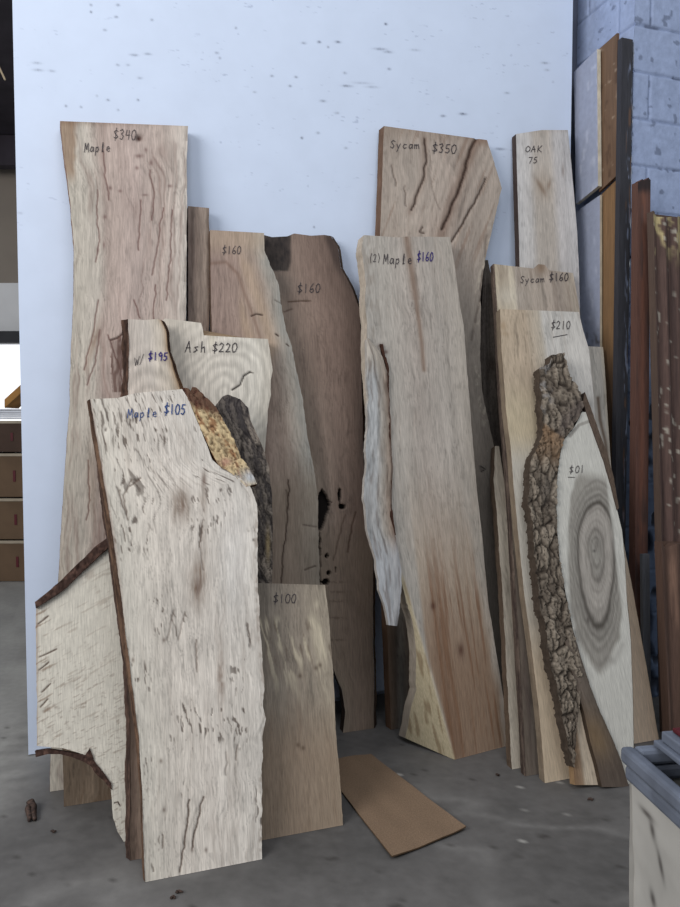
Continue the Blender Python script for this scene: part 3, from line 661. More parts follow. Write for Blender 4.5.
# --- the big spalted maple
def pS7(g):
    X, Y = g['X'], g['Y']
    c = wood(g, [(0, (208, 200, 186)), (.3, (216, 205, 192)), (.6, (220, 209, 197)), (1, (216, 207, 196))], 121, .055, .055, .3, .15, (140, 124, 112), warp=9,
             knots=((180, 505, 18, .7), (197, 580, 20, .8)))
    f = sst(.30, .52, fbm(g['gx'] / 2.1, Y / 10, 125, 2)) * sst(0, .35, fbm(X / 20, Y / 45, 127, 2) + .5 * sst(560, 430, Y) - .1)
    c = mix(c, (92, 80, 72), f * .85); g['d'] += f * .0015
    f2 = sst(.34, .5, fbm(g['gx'] / 2.4, Y / 22, 129, 2)) * sst(620, 450, Y) * sst(.9, .3, g['a'])
    c = mix(c, (88, 76, 68), f2 * .7)
    c = mix(c, (140, 124, 112), np.clip(blob(X, Y, 181, 505, 9, 18) * 1.2 + blob(X, Y, 198, 582, 8.5, 24, 0) * 1.3 + .7 * blob(X, Y, 203, 500, 4, 14) + .5 * blob(X, Y, 205, 540, 3, 24), 0, 1) * (.75 + .5 * fbm(g['gx'] / 2, Y / 12, 130, 2)))
    c = mix(c, (118, 98, 88), blob(X, Y, 204, 480, 2.6, 9) * .9 + blob(X, Y, 198, 586, 2, 8) * .8 + blob(X, Y, 182, 510, 3, 8) * .35)
    c = mix(c, (150, 132, 120), (blob(X, Y, 221, 680, 3.5, 32) + blob(X, Y, 196, 660, 1.5, 18) * .6) * .75 * (.8 + .6 * vn(X / 2, Y / 4, 5)))
    for pts, s in ((((189, 800), (186, 835), (180, 872)), .75), (((203, 797), (198, 818), (192, 848)), .7), (((196, 640), (197, 672)), .45), (((238, 745), (236, 760)), .4), (((227, 752), (226, 775)), .35), (((119, 490), (124, 510), (128, 520)), .5), (((203, 520), (200, 545), (204, 570)), .4),
                   (((163, 835), (162, 848)), .45), (((174, 610), (167, 640)), .35), (((185, 612), (178, 640)), .35), (((132, 480), (124, 495), (126, 515)), .5), (((140, 478), (130, 486)), .5)):
        c = crack(g, c, pts, 1.1, (100, 84, 74), s, .003)
    for (x, y) in ((161, 761), (164, 810), (133, 660), (192, 850), (206, 850), (164, 640)): c = mix(c, (110, 94, 84), blob(X, Y, x, y, 1.6, 2.6) * .8)
    c = mix(c, (226, 224, 222), blob(X, Y, 235, 560, 14, 60) * .35)
    c = mix(c, (178, 160, 148), sst(3, .5, g['a'] * g['W']) * sst(640, 560, Y) * .7)
    e = (1 - g['a']) * g['W']; c = mix(c, (150, 136, 124), sst(5, 1, e) * sst(500, 520, Y) * sst(-.1, .5, fbm(e / 3, Y / 5, 140, 2)) * .6)
    return c
slab('S7', 'big pale spalted maple slab in front at left, speckled and marked $105', [(90, 399), (95, 430), (101, 465), (107, 500), (113, 540), (119, 580), (124, 620), (129, 660), (134, 700), (139, 740), (142, 790), (143, 830), (145, 880)],
     [(182, 389), (189, 400), (197, 420), (205, 440), (213, 460), (222, 468), (236, 474), (247, 478), (252, 490), (257, 505), (258, 525), (257, 560), (259, 600), (261, 640), (264, 680), (263, 705), (266, 718), (262, 735), (262, 800), (262, 862)], .914, behind=['S2', 'S3', 'S8', 'S10', 'S7b', 'S9'],
     paint=pS7, th=.05, seed=14, lfl=lambda b: np.interp(b, [0, .4, .7, 1], [.006, .012, .004, -.012]), lbark=((64, 48, 40), (124, 98, 80), .004), jit=(.5, .9), edge=(176, 158, 138), topcurve=[(0, 0), (.3, 2), (.5, -1), (1, 0)],
     write=[([('Maple', 127, 418, 6.2, 9, -.05, 1.1), ('$105', 164, 414, 5.5, 10, .02, 1.6)], 'pen_blue')])
def pS7w(g):
    X, Y = g['X'], g['Y']
    p, q = (X * .84 - Y * .54) / 3.2, (X * .54 + Y * .84) / 8.
    n = fbm(p, q, 151, 4)
    c = s2l((202, 180, 142)) * (1 + .35 * n)[..., None]
    c = mix(c, (140, 96, 66), sst(.02, .4, fbm(p * 1.1, q, 153, 4)) * .85)
    rid = np.clip(1 - np.abs(fbm(p * .9, q * .8, 155, 3)) * 7, 0, 1); c = mix(c, (78, 54, 42), rid * .75)
    c = mix(c, (176, 128, 116), blob(X, Y, 226, 462, 6, 4) * .7)
    c = mix(c, (82, 52, 46), sst(412, 400, Y - .35 * (X - 190)) * .9)
    c = mix(c, (182, 186, 192), blob(X, Y, 250, 478, 10, 8) * .9)
    g['out'] += .004 * (1 + n); g['d'] += .007 * rid
    return c
overlay('S7', 'decayed_bark', [(182, 388), (188, 400), (195, 416), (203, 434), (211, 452), (219, 466), (232, 474), (246, 487)], [(196, 388), (206, 397), (216, 408), (226, 426), (234, 440), (241, 458), (250, 468), (257, 484)], -.004, .03, pS7w, seed=15, edge=(110, 74, 52), label='yellow and rusty brown decayed bark on the upper right corner', topcurve=[(0, 0), (.5, 1), (.6, 6), (.7, -1), (1, 0)])

# --- middle group
def pS13(g):
    return mix(wood(g, [(0, (96, 86, 80)), (.5, (112, 102, 94)), (1, (100, 90, 82))], 161, .2, .14, .6, 0, (56, 48, 44), warp=4), (60, 50, 46), blob(g['X'], g['Y'], 492, 365, 6, 10) * .6)
slab('S13', 'dark grey narrow slab with pointed top, tucked right of the tall $350 slab', [(484, 260), (482, 300), (478, 400), (480, 600), (484, None)], [(488, 260), (493, 285), (497, 320), (498, 380), (503, 440), (508, 520), (510, None)], .13, paint=pS13, th=.03, seed=16, mat='bark_surface', edge=(50, 44, 42), name='weathered_plank')
def pS14b(g):
    X = g['X']
    return wood(g, [(0, (112, 90, 72)), (.2, (96, 84, 74)), (.35, (136, 130, 122)), (.55, (120, 104, 90)), (.75, (150, 128, 100)), (1, (128, 106, 86))], 181, .18, .1, .6, 0, (60, 46, 38), warp=4)
def pS12(g):
    X, Y = g['X'], g['Y']
    c = wood(g, [(0, (172, 156, 142)), (.25, (182, 166, 152)), (.6, (180, 162, 148)), (1, (172, 156, 142))], 171, .09, .07, .25, .3, (122, 100, 88), warp=8)
    c = mix(c, (136, 116, 100), sst(146, 128, Y + .0 * X) * .35)
    c = mix(c, (140, 134, 126), sst(250, 340, Y) * .5); c = mix(c, (112, 104, 96), sst(400, 520, Y) * .55)
    fig = linedist(X, Y, [(478, 138), (464, 170), (450, 210), (436, 250)]); fig2 = linedist(X, Y, [(425, 140), (424, 178), (410, 212)])
    c = c * (1 - .10 * np.sin(fig * .75 + 2 * fbm(X / 14, Y / 30, 174, 2)) * sst(46, 8, fig))[..., None]
    c = mix(c, (126, 98, 82), np.exp(-(fig / 6.) ** 2) * .55 + np.exp(-(fig2 / 4.) ** 2) * .35)
    c = mix(c, (132, 106, 90), sst(.25, .5, fbm((X - 384 + .38 * (Y - 126)) / 4., Y / 60., 175, 3)) * .5 * sst(300, 240, Y))
    for pts, w_, s in ((((425, 139), (426, 160), (424, 178), (418, 192), (412, 210)), 1.3, .75), (((477, 138), (471, 150), (466, 165), (464, 178), (456, 196), (450, 212), (443, 229)), 2.0, .95), (((486, 178), (478, 196), (468, 214), (456, 235), (449, 246)), 1.2, .85), (((405, 186), (405, 206)), 1, .4), (((392, 165), (396, 186)), 1, .4), (((423, 227), (420, 232), (424, 233)), 1, .6),
                       (((430, 150), (432, 190), (440, 210)), .8, .25), (((487, 235), (480, 300), (472, 340)), 1.2, .3)):
        c = crack(g, c, pts, w_, (66, 48, 40), s, .006)
    c = mix(c, (120, 84, 60), blob(X, Y, 484, 141, 7, 5) * .5)
    c = mix(c, (206, 194, 178), sst(.2, .5, fbm((X + .25 * Y) / 3, Y / 8, 178, 2)) * sst(10, 3, (1 - g['a']) * g['W']) * sst(205, 225, Y) * .7)
    lo = sst(600, 622, Y) * sst(432, 424, X); c2 = pS14b(dict(g, a=np.clip((X - 389) / 36, 0, 1), W=36.)); c = c * (1 - lo[..., None]) + c2 * lo[..., None]
    c = crack(g, c, ((480, 466), (485, 469), (481, 472), (480, 466)), .8, (50, 44, 44), .9, .001, .2)
    return c
slab('S12', 'tall cracked $350 slab with an angled right corner, its top high against the wall', [(384, 126), (382, 180), (380, 240), (382, 400), (386, 600), (391, 729)],
     [(487, 140), (492, 155), (502, 188), (494, 222), (487, 250), (483, 275), (481, 300), (480, 350), (482, 390), (488, 420), (494, 445), (499, 480), (503, 540), (508, 600), (512, 690), (512, None)], .225, behind=['S13'], paint=pS12, th=.04, seed=17, lfl=.008, jit=(.3, .6), edge=(104, 80, 64), step=1.2,
     write=[([('Sycam', 390, 148, 6.0, 8, .02, 1.0), ('$350', 432, 152, 6.3, 9, .07, 1.1)], 'pencil')])
def pS14(g):
    X, Y = g['X'], g['Y']
    c = wood(g, [(0, (186, 178, 168)), (.25, (194, 184, 172)), (.5, (192, 178, 166)), (.75, (196, 184, 172)), (1, (188, 176, 162))], 191, .06, .06, .25, .3, (140, 118, 102), warp=6)
    m = np.exp(-(linedist(X, Y, [(406, 234), (410, 260), (416, 300), (422, 345), (424, 370)]) / np.where(Y < 300, 4., 2.4)) ** 2)
    c = mix(c, (138, 112, 94), m * .75)
    # warm heartwood widening towards the foot
    hx = sst(0, 5, X - (404 + .12 * (Y - 480) + 14 * sst(640, 760, Y))) * sst(0, 12, (470 + .17 * (Y - 500)) + 5 * fbm(X / 6, Y / 60, 194, 2) - X)
    c = mix(c, (178, 154, 130), hx * sst(440, 600, Y) * .6)
    c = mix(c, (148, 120, 98), hx * sst(560, 680, Y) * .75)
    c = mix(c, (134, 104, 84), np.exp(-(linedist(X, Y, [(428, 520), (434, 600), (442, 660), (458, 752)]) / 6) ** 2) * sst(520, 640, Y) * .6)
    c = mix(c, (138, 106, 84), sst(.1, .5, fbm((X - .14 * Y) / 3.2, Y / 120, 195, 3)) * hx * sst(500, 620, Y) * .9)
    lf = sst(2, -2, X - (403 + (Y - 575) * .281)) * sst(570, 580, Y)
    c = mix(c, (196, 182, 150), lf * .85); c = mix(c, (126, 100, 72), lf * sst(.25, .5, fbm((X - .2 * Y) / 4, Y / 30, 197, 2)) * .6)
    for (x, y, rx, ry) in ((433, 606, 2.5, 4), (461, 650, 3, 7), (381, 346, 3, 2.4), (386, 352, 2, 2)): c = mix(c, (84, 50, 42), blob(X, Y, x, y, rx, ry) * .8)
    e = g['a'] * g['W']; c = mix(c, (160, 150, 140), sst(22, 6, e) * sst(380, 340, Y) * sst(-.1, .4, fbm(e / 3, Y / 9, 199, 2)) * .6)
    c = mix(c, (120, 96, 70), np.exp(-(linedist(X, Y, [(404, 700), (414, 690)]) / 1.5) ** 2) * .5)
    return c
def dS14(g):
    t = np.clip(((403 + (g['Y'] - 575) * .281) - g['X']) / 50., 0, 1)
    return -t * .225 * sst(560, 640, g['Y'])
slab('S14', 'long pale $160 maple slab in the middle with warm brown heartwood at its foot', [(364, 236), (361, 250), (363, 262), (366, 285), (365, 300), (367, 325), (366, 345), (370, 400), (374, 470), (384, 520), (396, 560), (404, 592), (412, 620), (416, 650), (416, 690), (410, 712), (405, 738, 'free')],
     [(450, 237), (454, 260), (458, 292), (464, 330), (467, 370), (471, 420), (477, 490), (483, 545), (488, 600), (499, 670), (511, 745.6, 'free')], .557, behind=['S12', 'S6'], paint=pS14, th=.05, seed=19, r=-.155, kfix=None, dfun=dS14, jit=(.8, .35), edge=(176, 164, 150), topcurve=[(0, -1), (.4, 1), (.5, 0), (1, 0)], gap=.055, botcurve=[(0, 0), (.47, 18.5), (1, 0)],
     write=[([('Maple', 383, 264, 6, 10, -.01, 1.0), ('(2)', 369, 262, 4, 8, 0, .8)], 'pencil'), ([('$160', 417, 261, 4.2, 9, .02, 1.3)], 'pen_purple')])
def pS14w(g):
    X, Y = g['X'], g['Y']
    e = g['a'] * g['W']
    c = wood(g, [(0, (176, 178, 180)), (.4, (182, 182, 182)), (.62, (184, 174, 162)), (.9, (172, 150, 132)), (1, (110, 84, 70))], 201, .10, .08, .3, .1, (128, 118, 110), warp=5)
    c = mix(c, (186, 188, 192), sst(530, 560, Y) * .8); c = mix(c, (188, 178, 166), sst(385, 350, Y) * .9)
    c = mix(c, (92, 74, 64), sst(.2, .5, fbm(e / 2.2, Y / 26, 205, 2)) * .5)
    g['out'] += .003 * (1 + fbm(e / 4, Y / 20, 203, 3)) + .004 * np.sin(np.pi * g['a'])
    return c
overlay('S14', 'waney_edge', [(366, 340), (366, 375), (368, 400), (366, 440), (366, 470), (363, 500), (367, 530), (375, 560), (379, 590), (385, 608), (388, 625)], [(368, 338), (380, 352), (387, 372), (391, 430), (392, 470), (391, 515), (397, 545), (400, 565), (401, 590), (399, 612), (397, 626)], .008, .016, pS14w, mat='sawn_wood', seed=20, edge=(170, 164, 158), label='bluish-grey live edge ending in a broken fang', jit=(1., .7))
def pS14c(g):
    return s2l((70, 48, 40)) * (1 + .2 * fbm(g['X'] / 2, g['Y'] / 5, 5))[..., None]
overlay('S14', 'bark_seam', [(380, 344), (386, 365), (388, 390), (389, 440), (390, 500), (390, 515), (395, 535)], [(383, 344), (388, 365), (390, 390), (390.5, 440), (392, 500), (393, 515), (396, 535)], .0115, .006, pS14c, seed=21, jit=(1.3, 1.3), label='dark bark seam')

# --- right group
def pS16(g):
    X, Y = g['X'], g['Y']
    c = wood(g, [(0, (206, 202, 200)), (.22, (208, 202, 198)), (.34, (196, 184, 172)), (.6, (198, 186, 174)), (.72, (206, 200, 198)), (1, (210, 206, 206))], 211, .05, .05, .1, .4, (150, 132, 118), warp=2)
    c = mix(c, (150, 128, 108), sst(135, 128, Y) * .25)
    c = mix(c, (110, 84, 66), blob(X, Y, 541, 187, 2.2, 10, -30) * .9 + blob(X, Y, 549, 185, 1.6, 5, 10) * .7 + blob(X, Y, 563, 171, 1, 6) * .6)
    return mix(c, (176, 158, 140), blob(X, Y, 543, 186, 9, 14) * .5)
slab('S16', 'pale oak slab, topmost at right, with a small slanted knot below its writing', [(516, 134), (517, 170), (519, 240), (521, 330), (526, 600), (530, None)], [(568, 130), (572, 170), (577, 230), (579, 270), (580, 320), (584, 600), (586, None)], .26, paint=pS16, th=.035, seed=22, jit=(.15, .15), edge=(70, 58, 54), topcurve=[(0, 0), (.5, -2), (1, 0)],
     write=[([('OAK', 525, 152, 6, 6, -.02, .9), ('75', 528, 163, 5, 6, 0, .9)], 'pencil')])
def pS19(g):
    X, Y = g['X'], g['Y']
    c = wood(g, [(0, (204, 196, 184)), (.8, (210, 202, 190)), (1, (204, 190, 168))], 221, .06, .05, .15, .4, (150, 132, 114), warp=3)
    c = mix(c, (216, 190, 164), sst(520, 600, Y) * .85)
    c = mix(c, (112, 92, 76), np.exp(-(linedist(X, Y, [(598, 398), (600, 420), (605, 440), (608, 462)]) / 2.) ** 2) * .9)
    return c
slab('S19', 'pale slab at the right whose warm-toned foot flares out beside the bin', [(583, 346), (590, 400), (596, 500), (604, 640), (612, None)], [(603, 347), (605, 370), (608, 420), (611, 465), (617, 510), (629, 570), (640, 630), (649, 680), (657, 728), (659, 740)], .645, behind=['S16'], gap=.045, paint=pS19, th=.03, seed=23, edge=(120, 98, 78), jit=(.1, .3))
def pSn1(g): return wood(g, [(0, (188, 176, 158)), (1, (186, 172, 152))], 231, .1, .08, .3, .2, (120, 100, 84), warp=2)
slab('Sn1', 'thin light strip of wood with pointed top between the $350 slab and the right group', [(495, 446), (494, 480), (498, 530), (502, 585), (507, 680), (512, 769)], [(499, 446), (510, 520), (520, 600), (528, 770)], .675, behind=['S12'], paint=pSn1, th=.035, seed=24, edge=(90, 76, 64), jit=(.6, 0), name='wood_strip')
def pS17(g):
    X, Y = g['X'], g['Y']
    c = wood(g, [(0, (204, 186, 156)), (.24, (206, 192, 168)), (.27, (170, 156, 142)), (.45, (182, 166, 150)), (.8, (168, 152, 138)), (1, (196, 180, 160))], 241, .12, .08, .5, .1, (122, 104, 94), warp=3)
    c = mix(c, (208, 200, 186), blob(X, Y, 506, 296, 10, 10) * .5)
    c = mix(c, (134, 110, 88), blob(X, Y, 541, 267, 6, 8) * .8)
    return mix(c, (66, 54, 54), sst(500, 560, Y) * .8)
slab('S17', 'grey-streaked $160 slab whose top edge shows above the big $210 slab', [(494, 264), (497, 309), (502, 400), (510, 500), (516, 600), (526, 772)], [(573, 273), (578, 300), (580, 312), (584, 420), (588, 600), (592, None)], .735, behind=['Sn1', 'S19', 'S16', 'S12'], paint=pS17, th=.03, seed=25, jit=(.3, .3), lfl=.0, lbark=((64, 54, 50), (110, 96, 86), .003), topcurve=[(0, 0), (.5, 0), (.56, -5), (.64, -5), (.7, 0), (1, 0)],
     write=[([('Sycam', 520, 283, 5, 7, -.04, .9), ('$160', 549, 281, 5, 8, 0, 1.2)], 'pencil')])
def pS18(g):
    X, Y = g['X'], g['Y']
    c = wood(g, [(0, (194, 172, 144)), (.3, (188, 166, 140)), (.48, (196, 182, 162)), (.54, (210, 204, 196)), (1, (212, 206, 198))], 251, .06, .05, .2, .3, (156, 134, 110), warp=6)
    c = mix(c, (204, 190, 160), sst(370, 420, Y) * sst(.6, .4, g['a']) * .6)
    c = mix(c, (206, 204, 200), sst(430, 470, Y) * .6); c = mix(c, (206, 184, 156), sst(580, 680, Y) * .8)
    c = mix(c, (160, 132, 100), blob(X, Y, 503, 326, 3, 5) * .5 + blob(X, Y, 505, 334, 5, 2) * .3)
    return c
slab('S18', 'wide $210 slab, tan on its left half and pale on its right half', [(500, 309), (501, 340), (504, 380), (506, 410), (511, 450), (514, 490), (519, 540), (525, 600), (533, 660), (540, 720), (545, 783)], [(579, 312), (583, 330), (589, 350), (594, 400), (598, 500), (600, 600), (604, None)], .798, behind=['S17', 'S19'], paint=pS18, th=.035, seed=26, jit=(.35, .2), lfl=.0, edge=(128, 114, 98),
     write=[([('$210', 551, 329, 5, 8, 0, 1.0), ('_', 553, 337, 17, 10, -.12, .9)], 'pencil')])
def pS20(g):
    X, Y = g['X'], g['Y']
    cx, cy = 596 + .03 * np.maximum(0, Y - 548), 548
    dx = X - cx; dy = Y - cy; wob = fbm(X / 12, Y / 26, 262, 3)
    d = np.hypot(dx, dy / np.where(dy < 0, 2.45, 4.1)) + 1.6 * wob
    c = s2l((206, 203, 195)) * (1 + .05 * fbm(X / 2, Y / 40, 264, 3) + .03 * fbm(X / 8, Y / 12, 268, 2))[..., None]
    hw = sst(31, 28, np.hypot(dx * .98, dy / np.where(dy < 0, 3.2, 4.1)) + 3 * wob) * sst(566, 571, X + 2 * wob) * sst(470, 484, Y + .2 * (600 - X)) * sst(-5, -8, X - (620 + .12 * (Y - 540)))
    c = mix(c, (150, 144, 136), hw * .85)
    c = mix(c, (176, 168, 160), sst(19, 17, d) * sst(3, 10, d) * .7)
    for rr, ww, s in ((18.6, 1.3, .95), (21.5, .9, .5), (16, .7, .25), (24.5, 1.0, .35), (7.5, 1.4, .55), (4.2, .8, .45), (11, .7, .25), (27.5, .8, .3)):
        c = mix(c, (84, 78, 72), np.exp(-((d - rr) / ww) ** 2) * s * (hw * .75 + .25))
    c = c * (1 + .05 * np.sin(d * 3.1 + 3 * wob) * sst(32, 24, d))[..., None]
    c = mix(c, (28, 24, 24), blob(X, Y, 594, 551, 1.0, 1.6)); c = mix(c, (84, 76, 72), blob(X, Y, 597, 545, 2.6, 7) * .5)
    c = mix(c, (84, 76, 72), blob(X, Y, 588, 620, 1.5, 4) * .8); c = mix(c, (110, 104, 98), blob(X, Y, 602, 570, 2, 14, 14) * .4)
    v = np.exp(-(linedist(X, Y, [(602, 650), (614, 662), (622, 645)]) / 3) ** 2); c = mix(c, (150, 144, 138), v * .4)
    c = mix(c, (96, 84, 76), sst(2.2, .8, np.abs(linedist(X, Y, [(570, 436), (579, 425), (590, 421)]))) * .5)
    return c
slab('S20', 'slab with an oval grey-brown eye figure and thick furrowed bark, foremost at right', [(582, 412), (574, 428), (563, 441), (559, 462), (556, 490), (557, 530), (560, 565), (567, 600), (573, 630), (582, 660), (590, 686), (600, 712), (612, 738), (622, 762), (626, 785)],
     [(586, 412), (592, 430), (600, 450), (607, 470), (614, 497), (622, 530), (625, 560), (627, 600), (631, 640), (633, 700), (634, 760), (635, 785)], .895, behind=['S18', 'S17', 'S19'], paint=pS20, th=.06, seed=27, jit=(.4, .3), edge=(84, 72, 62), rfl=.008, rbark=((62, 54, 46), (104, 92, 78), .005), name='bark_edged_plank',
     write=[([('$', 569, 473, 5, 7, 0, .9), ('01', 575, 473, 5, 7, -.1, .9), ('_', 568, 477, 8, 6, .1, .8)], 'pencil')])
def tS20(g, c):
    X, Y = g['X'], g['Y']
    c = mix(c, (138, 112, 88), sst(2, 6, Y - (414 + .7 * (X - 535))) * sst(480, 440, Y + .4 * (560 - X)) * sst(590, 560, X) * .8)
    c = mix(c, (98, 88, 84), np.exp(-((Y - (438 - (X - 550) * 1.0)) / 12.) ** 2) * sst(555, 562, X) * sst(452, 440, Y) * .7)
    c = mix(c, (150, 146, 144), sst(.15, .5, fbm(X / 4, Y / 6, 272, 2)) * sst(425, 400, Y) * sst(556, 546, X) * .7)
    c = mix(c, (112, 104, 96), blob(X, Y, 546, 490, 5, 12) * .7)
    return c
s20b = overlay('S20', 'bark', [(551, 355), (549, 364), (540, 368), (542, 432), (537, 448), (531, 458), (529, 475), (528, 500), (532, 530), (535, 560), (539, 600), (545, 630), (550, 660), (557, 690), (562, 720), (567, 745), (573, 767)],
        [(564, 353), (568, 374), (575, 384), (580, 392), (583, 408), (573, 428), (563, 441), (559, 462), (556, 490), (557, 530), (560, 565), (567, 600), (573, 630), (578, 655), (581, 670), (580, 690), (579, 705), (577, 725), (576, 745), (574, 767)], .008, .045,
        bark_paint((104, 94, 84), (152, 140, 126), (38, 30, 26), 271, 4.4, 24, .012, -.10, tS20), seed=28, edge=(76, 66, 58), label='thick furrowed grey-brown bark', jit=(1.3, .6))
def pS20c(g):
    X, Y = g['X'], g['Y']
    c = wood(g, [(0, (104, 88, 76)), (.4, (116, 102, 90)), (1, (96, 84, 74))], 281, .14, .1, .3, .1, (70, 56, 46), warp=6)
    c = mix(c, (128, 106, 80), blob(X, Y, 596, 738, 12, 26, -20) * .8); c = mix(c, (88, 76, 68), sst(745, 775, Y) * .6)
    return c
overlay('S20', 'inner_bark', [(565, 642), (571, 668), (577, 690), (584, 712), (590, 740), (597, 765), (602, 787)], [(573, 630), (582, 660), (590, 686), (600, 712), (612, 738), (622, 762), (629, 787)], .010, .05, pS20c, mat='sawn_wood', seed=29, edge=(70, 58, 48), label='smooth brown inner bark at the foot', jit=(.2, .3))
def pS20d(g):
    return wood(g, [(0, (140, 106, 74)), (.35, (170, 138, 106)), (.45, (208, 188, 162)), (1, (206, 186, 160))], 291, .1, .06, .2, .2, (130, 100, 74), warp=2)
overlay('S20', 'sawn_edge', [(568, 672), (570, 700), (571, 730), (573, 760), (575, 785)], [(570, 668), (576, 690), (583, 714), (590, 742), (596, 765), (600, 785)], -.012, .03, pS20d, mat='sawn_wood', seed=30, edge=(150, 122, 92), label='pale sawn strip beside the bark', jit=(.1, .1))
def pS20e(g): return s2l((96, 82, 72)) * (1 + .25 * fbm(g['X'] / 2, g['Y'] / 7, 295, 3))[..., None]
overlay('S20', 'bark_rim', [(583, 402), (589, 420), (596, 440), (604, 462), (612, 490), (617, 510)], [(585, 392), (593, 414), (600, 434), (608, 456), (614, 478), (619, 508)], .004, .06, pS20e, seed=31, edge=(66, 54, 48), label='narrow bark rim at the upper right', jit=(.3, .3))

# ------------------------------------------------------------------ salvaged boards standing against the block pier
def ppoly(root_M, parent, name, pts, u0, tk, mat, c, n=14, seed=1, paint=None):
    """board whose broad face is parallel to the pier's left face: quad px outline on the plane u = u0, thickness to the right"""
    (ax, ay), (bx, by), (cx, cy), (dx, dy) = pts       # top far, top near, bottom near, bottom far
    R_, C_ = 160, n
    fb = np.linspace(0, 1, R_)[:, None]; fa = np.linspace(0, 1, C_)[None]
    A = hitu(np.array([ax, bx, cx, dx], float), np.array([ay, by, cy, dy], float), u0)
    if dy > 640: A[2][2] = A[3][2] = 0.003
    P = (A[0] * (1 - fa[..., None]) + A[1] * fa[..., None]) * (1 - fb[..., None]) + (A[3] * (1 - fa[..., None]) + A[2] * fa[..., None]) * fb[..., None]
    nn = nof(P); zz = P[..., 2]
    col = paint(nn, zz)
    mb = MB(); mb.add(P, gridfaces(R_, C_), col)
    Bk = P + U * tk
    e = s2l(c)
    for a_, b_, fl in ((P[:, 0], Bk[:, 0], True), (P[:, -1], Bk[:, -1], False), (P[0], Bk[0], False), (P[-1], Bk[-1], True)):
        k_ = 5; fs = np.linspace(0, 1, k_); S = a_[:, None] * (1 - fs)[None, :, None] + b_[:, None] * fs[None, :, None]
        cc = e * (1 + .25 * fbm(S[..., 2] * 30, S[..., 0] * 90, seed, 3))[..., None]
        mb.add(S, gridfaces(len(a_), k_, 0, fl), cc)
    mb.add([Bk[0, 0], Bk[0, -1], Bk[-1, -1], Bk[-1, 0]], [(0, 1, 2, 3)], e)
    return mb.build(name, mat, parent, root_M, smooth=False)
def p_grey(nn, z):
    c = s2l((156, 162, 182)) * (1 + .05 * fbm(nn * 60, z * 6, 5, 3))[..., None]
    c = mix(c, (196, 200, 214), sst(.3, .6, fbm(nn * 40, z * 14, 8, 2)) * .5)
    return mix(c, (96, 92, 92), sst(.35, .6, fbm(nn * 60, z * 30, 9, 3)) * sst(1.9, 1.6, z))
def p_brown(nn, z):
    c = s2l((112, 88, 70)) * (1 + .2 * fbm(nn * 30, z * 3, 15, 3) + .12 * fbm(nn * 120, z * 10, 16, 2))[..., None]
    c = mix(c, (78, 58, 46), sst(.2, .5, fbm(nn * 30, z * 12, 17, 3)) * .6)
    dg = np.exp(-(((z - 2.47) - (nn - .03) * 1.3) / .012) ** 2) * sst(.10, .04, np.abs(nn - .03)); c = mix(c, (188, 150, 132), dg * .9)
    return mix(c, (170, 150, 130), sst(.5, .65, fbm(nn * 50, z * 30, 19, 2)) * .6)
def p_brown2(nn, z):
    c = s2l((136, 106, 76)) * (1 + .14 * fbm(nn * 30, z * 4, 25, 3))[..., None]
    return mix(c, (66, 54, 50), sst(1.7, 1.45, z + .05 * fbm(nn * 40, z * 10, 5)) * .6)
M0 = frame_M(w2(1.0, .0)); rt = empty('grey_painted_board', M0)
tag(rt, 'pale grey painted door-like board with peeling cream edge, right of the white panel', 'board')
ppoly(M0, rt, 'lower_sheet', [(576, 212), (600, 195), (600, 690), (578, 690)], 1.028, .012, 'painted_block', (196, 186, 166), seed=33, paint=p_grey)
tag(ppoly(M0, rt, 'upper_sheet', [(574, 72), (597, 49), (598, 186), (576, 204)], 1.005, .020, 'painted_block', (214, 206, 188), seed=34, paint=p_grey), 'separate upper sheet, cut on a slant')
M0 = frame_M(w2(1.05, .1)); rt = empty('brown_salvaged_board', M0)
tag(rt, 'brown salvaged board with slanted top standing against the painted block pier', 'board')
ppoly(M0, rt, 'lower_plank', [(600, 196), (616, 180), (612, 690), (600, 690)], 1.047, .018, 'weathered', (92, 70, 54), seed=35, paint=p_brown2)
ppoly(M0, rt, 'upper_plank', [(598, 50), (617, 33), (617, 175), (599, 192)], 1.032, .012, 'weathered', (100, 74, 56), seed=36, paint=p_brown)

def lean_board(name, label, cat, u, wd, tk, nb, nt, zt, paint, mat='weathered', ribs=0, du=0., z0=0., jag=0., seed=1, parent=None, M=None, group=None, build=True, pts=None):
    """board standing in front of the pier, broad face to the viewer, leaning back and a little sideways"""
    R_, C_ = 260, 26
    z = np.linspace(z0, zt, R_)[::-1][:, None] * np.ones((1, C_)); s = np.linspace(0, 1, C_)[None] * np.ones((R_, 1))
    tt = (z - z0) / (zt - z0)
    rib = .008 * np.cos(s * ribs * 2 * math.pi) if ribs else 0 * s
    top = jag * fbm(s * 6, s * 0 + .3, seed, 2) * np.clip((tt - .97) / .03, 0, 1)
    P = OO + (u + wd * s + du * tt)[..., None] * U + (nb + (nt - nb) * tt + rib)[..., None] * N; P[..., 2] = np.maximum(z + top, .003)
    mb = MB(); c = paint(s, z); mb.add(P, gridfaces(R_, C_), c)
    Bk = P - (rib if ribs else 0 * s)[..., None] * N - tk * N
    e = np.asarray(c).mean((0, 1)) * .8
    for a_, b_, fl in ((P[:, 0], Bk[:, 0], True), (P[:, -1], Bk[:, -1], False), (P[0], Bk[0], False), (P[-1], Bk[-1], True)):
        mb.add(np.stack([a_, b_], 1), gridfaces(len(a_), 2, 0, fl), e)
    mb.add(np.stack([Bk[:, 0], Bk[:, -1]], 1), gridfaces(R_, 2, 0, True), e)
    o = mb.build(name, mat, parent, M or frame_M(w2(u + wd / 2, nb)), smooth=False)
    if label: tag(o, label, cat, group)
    return o
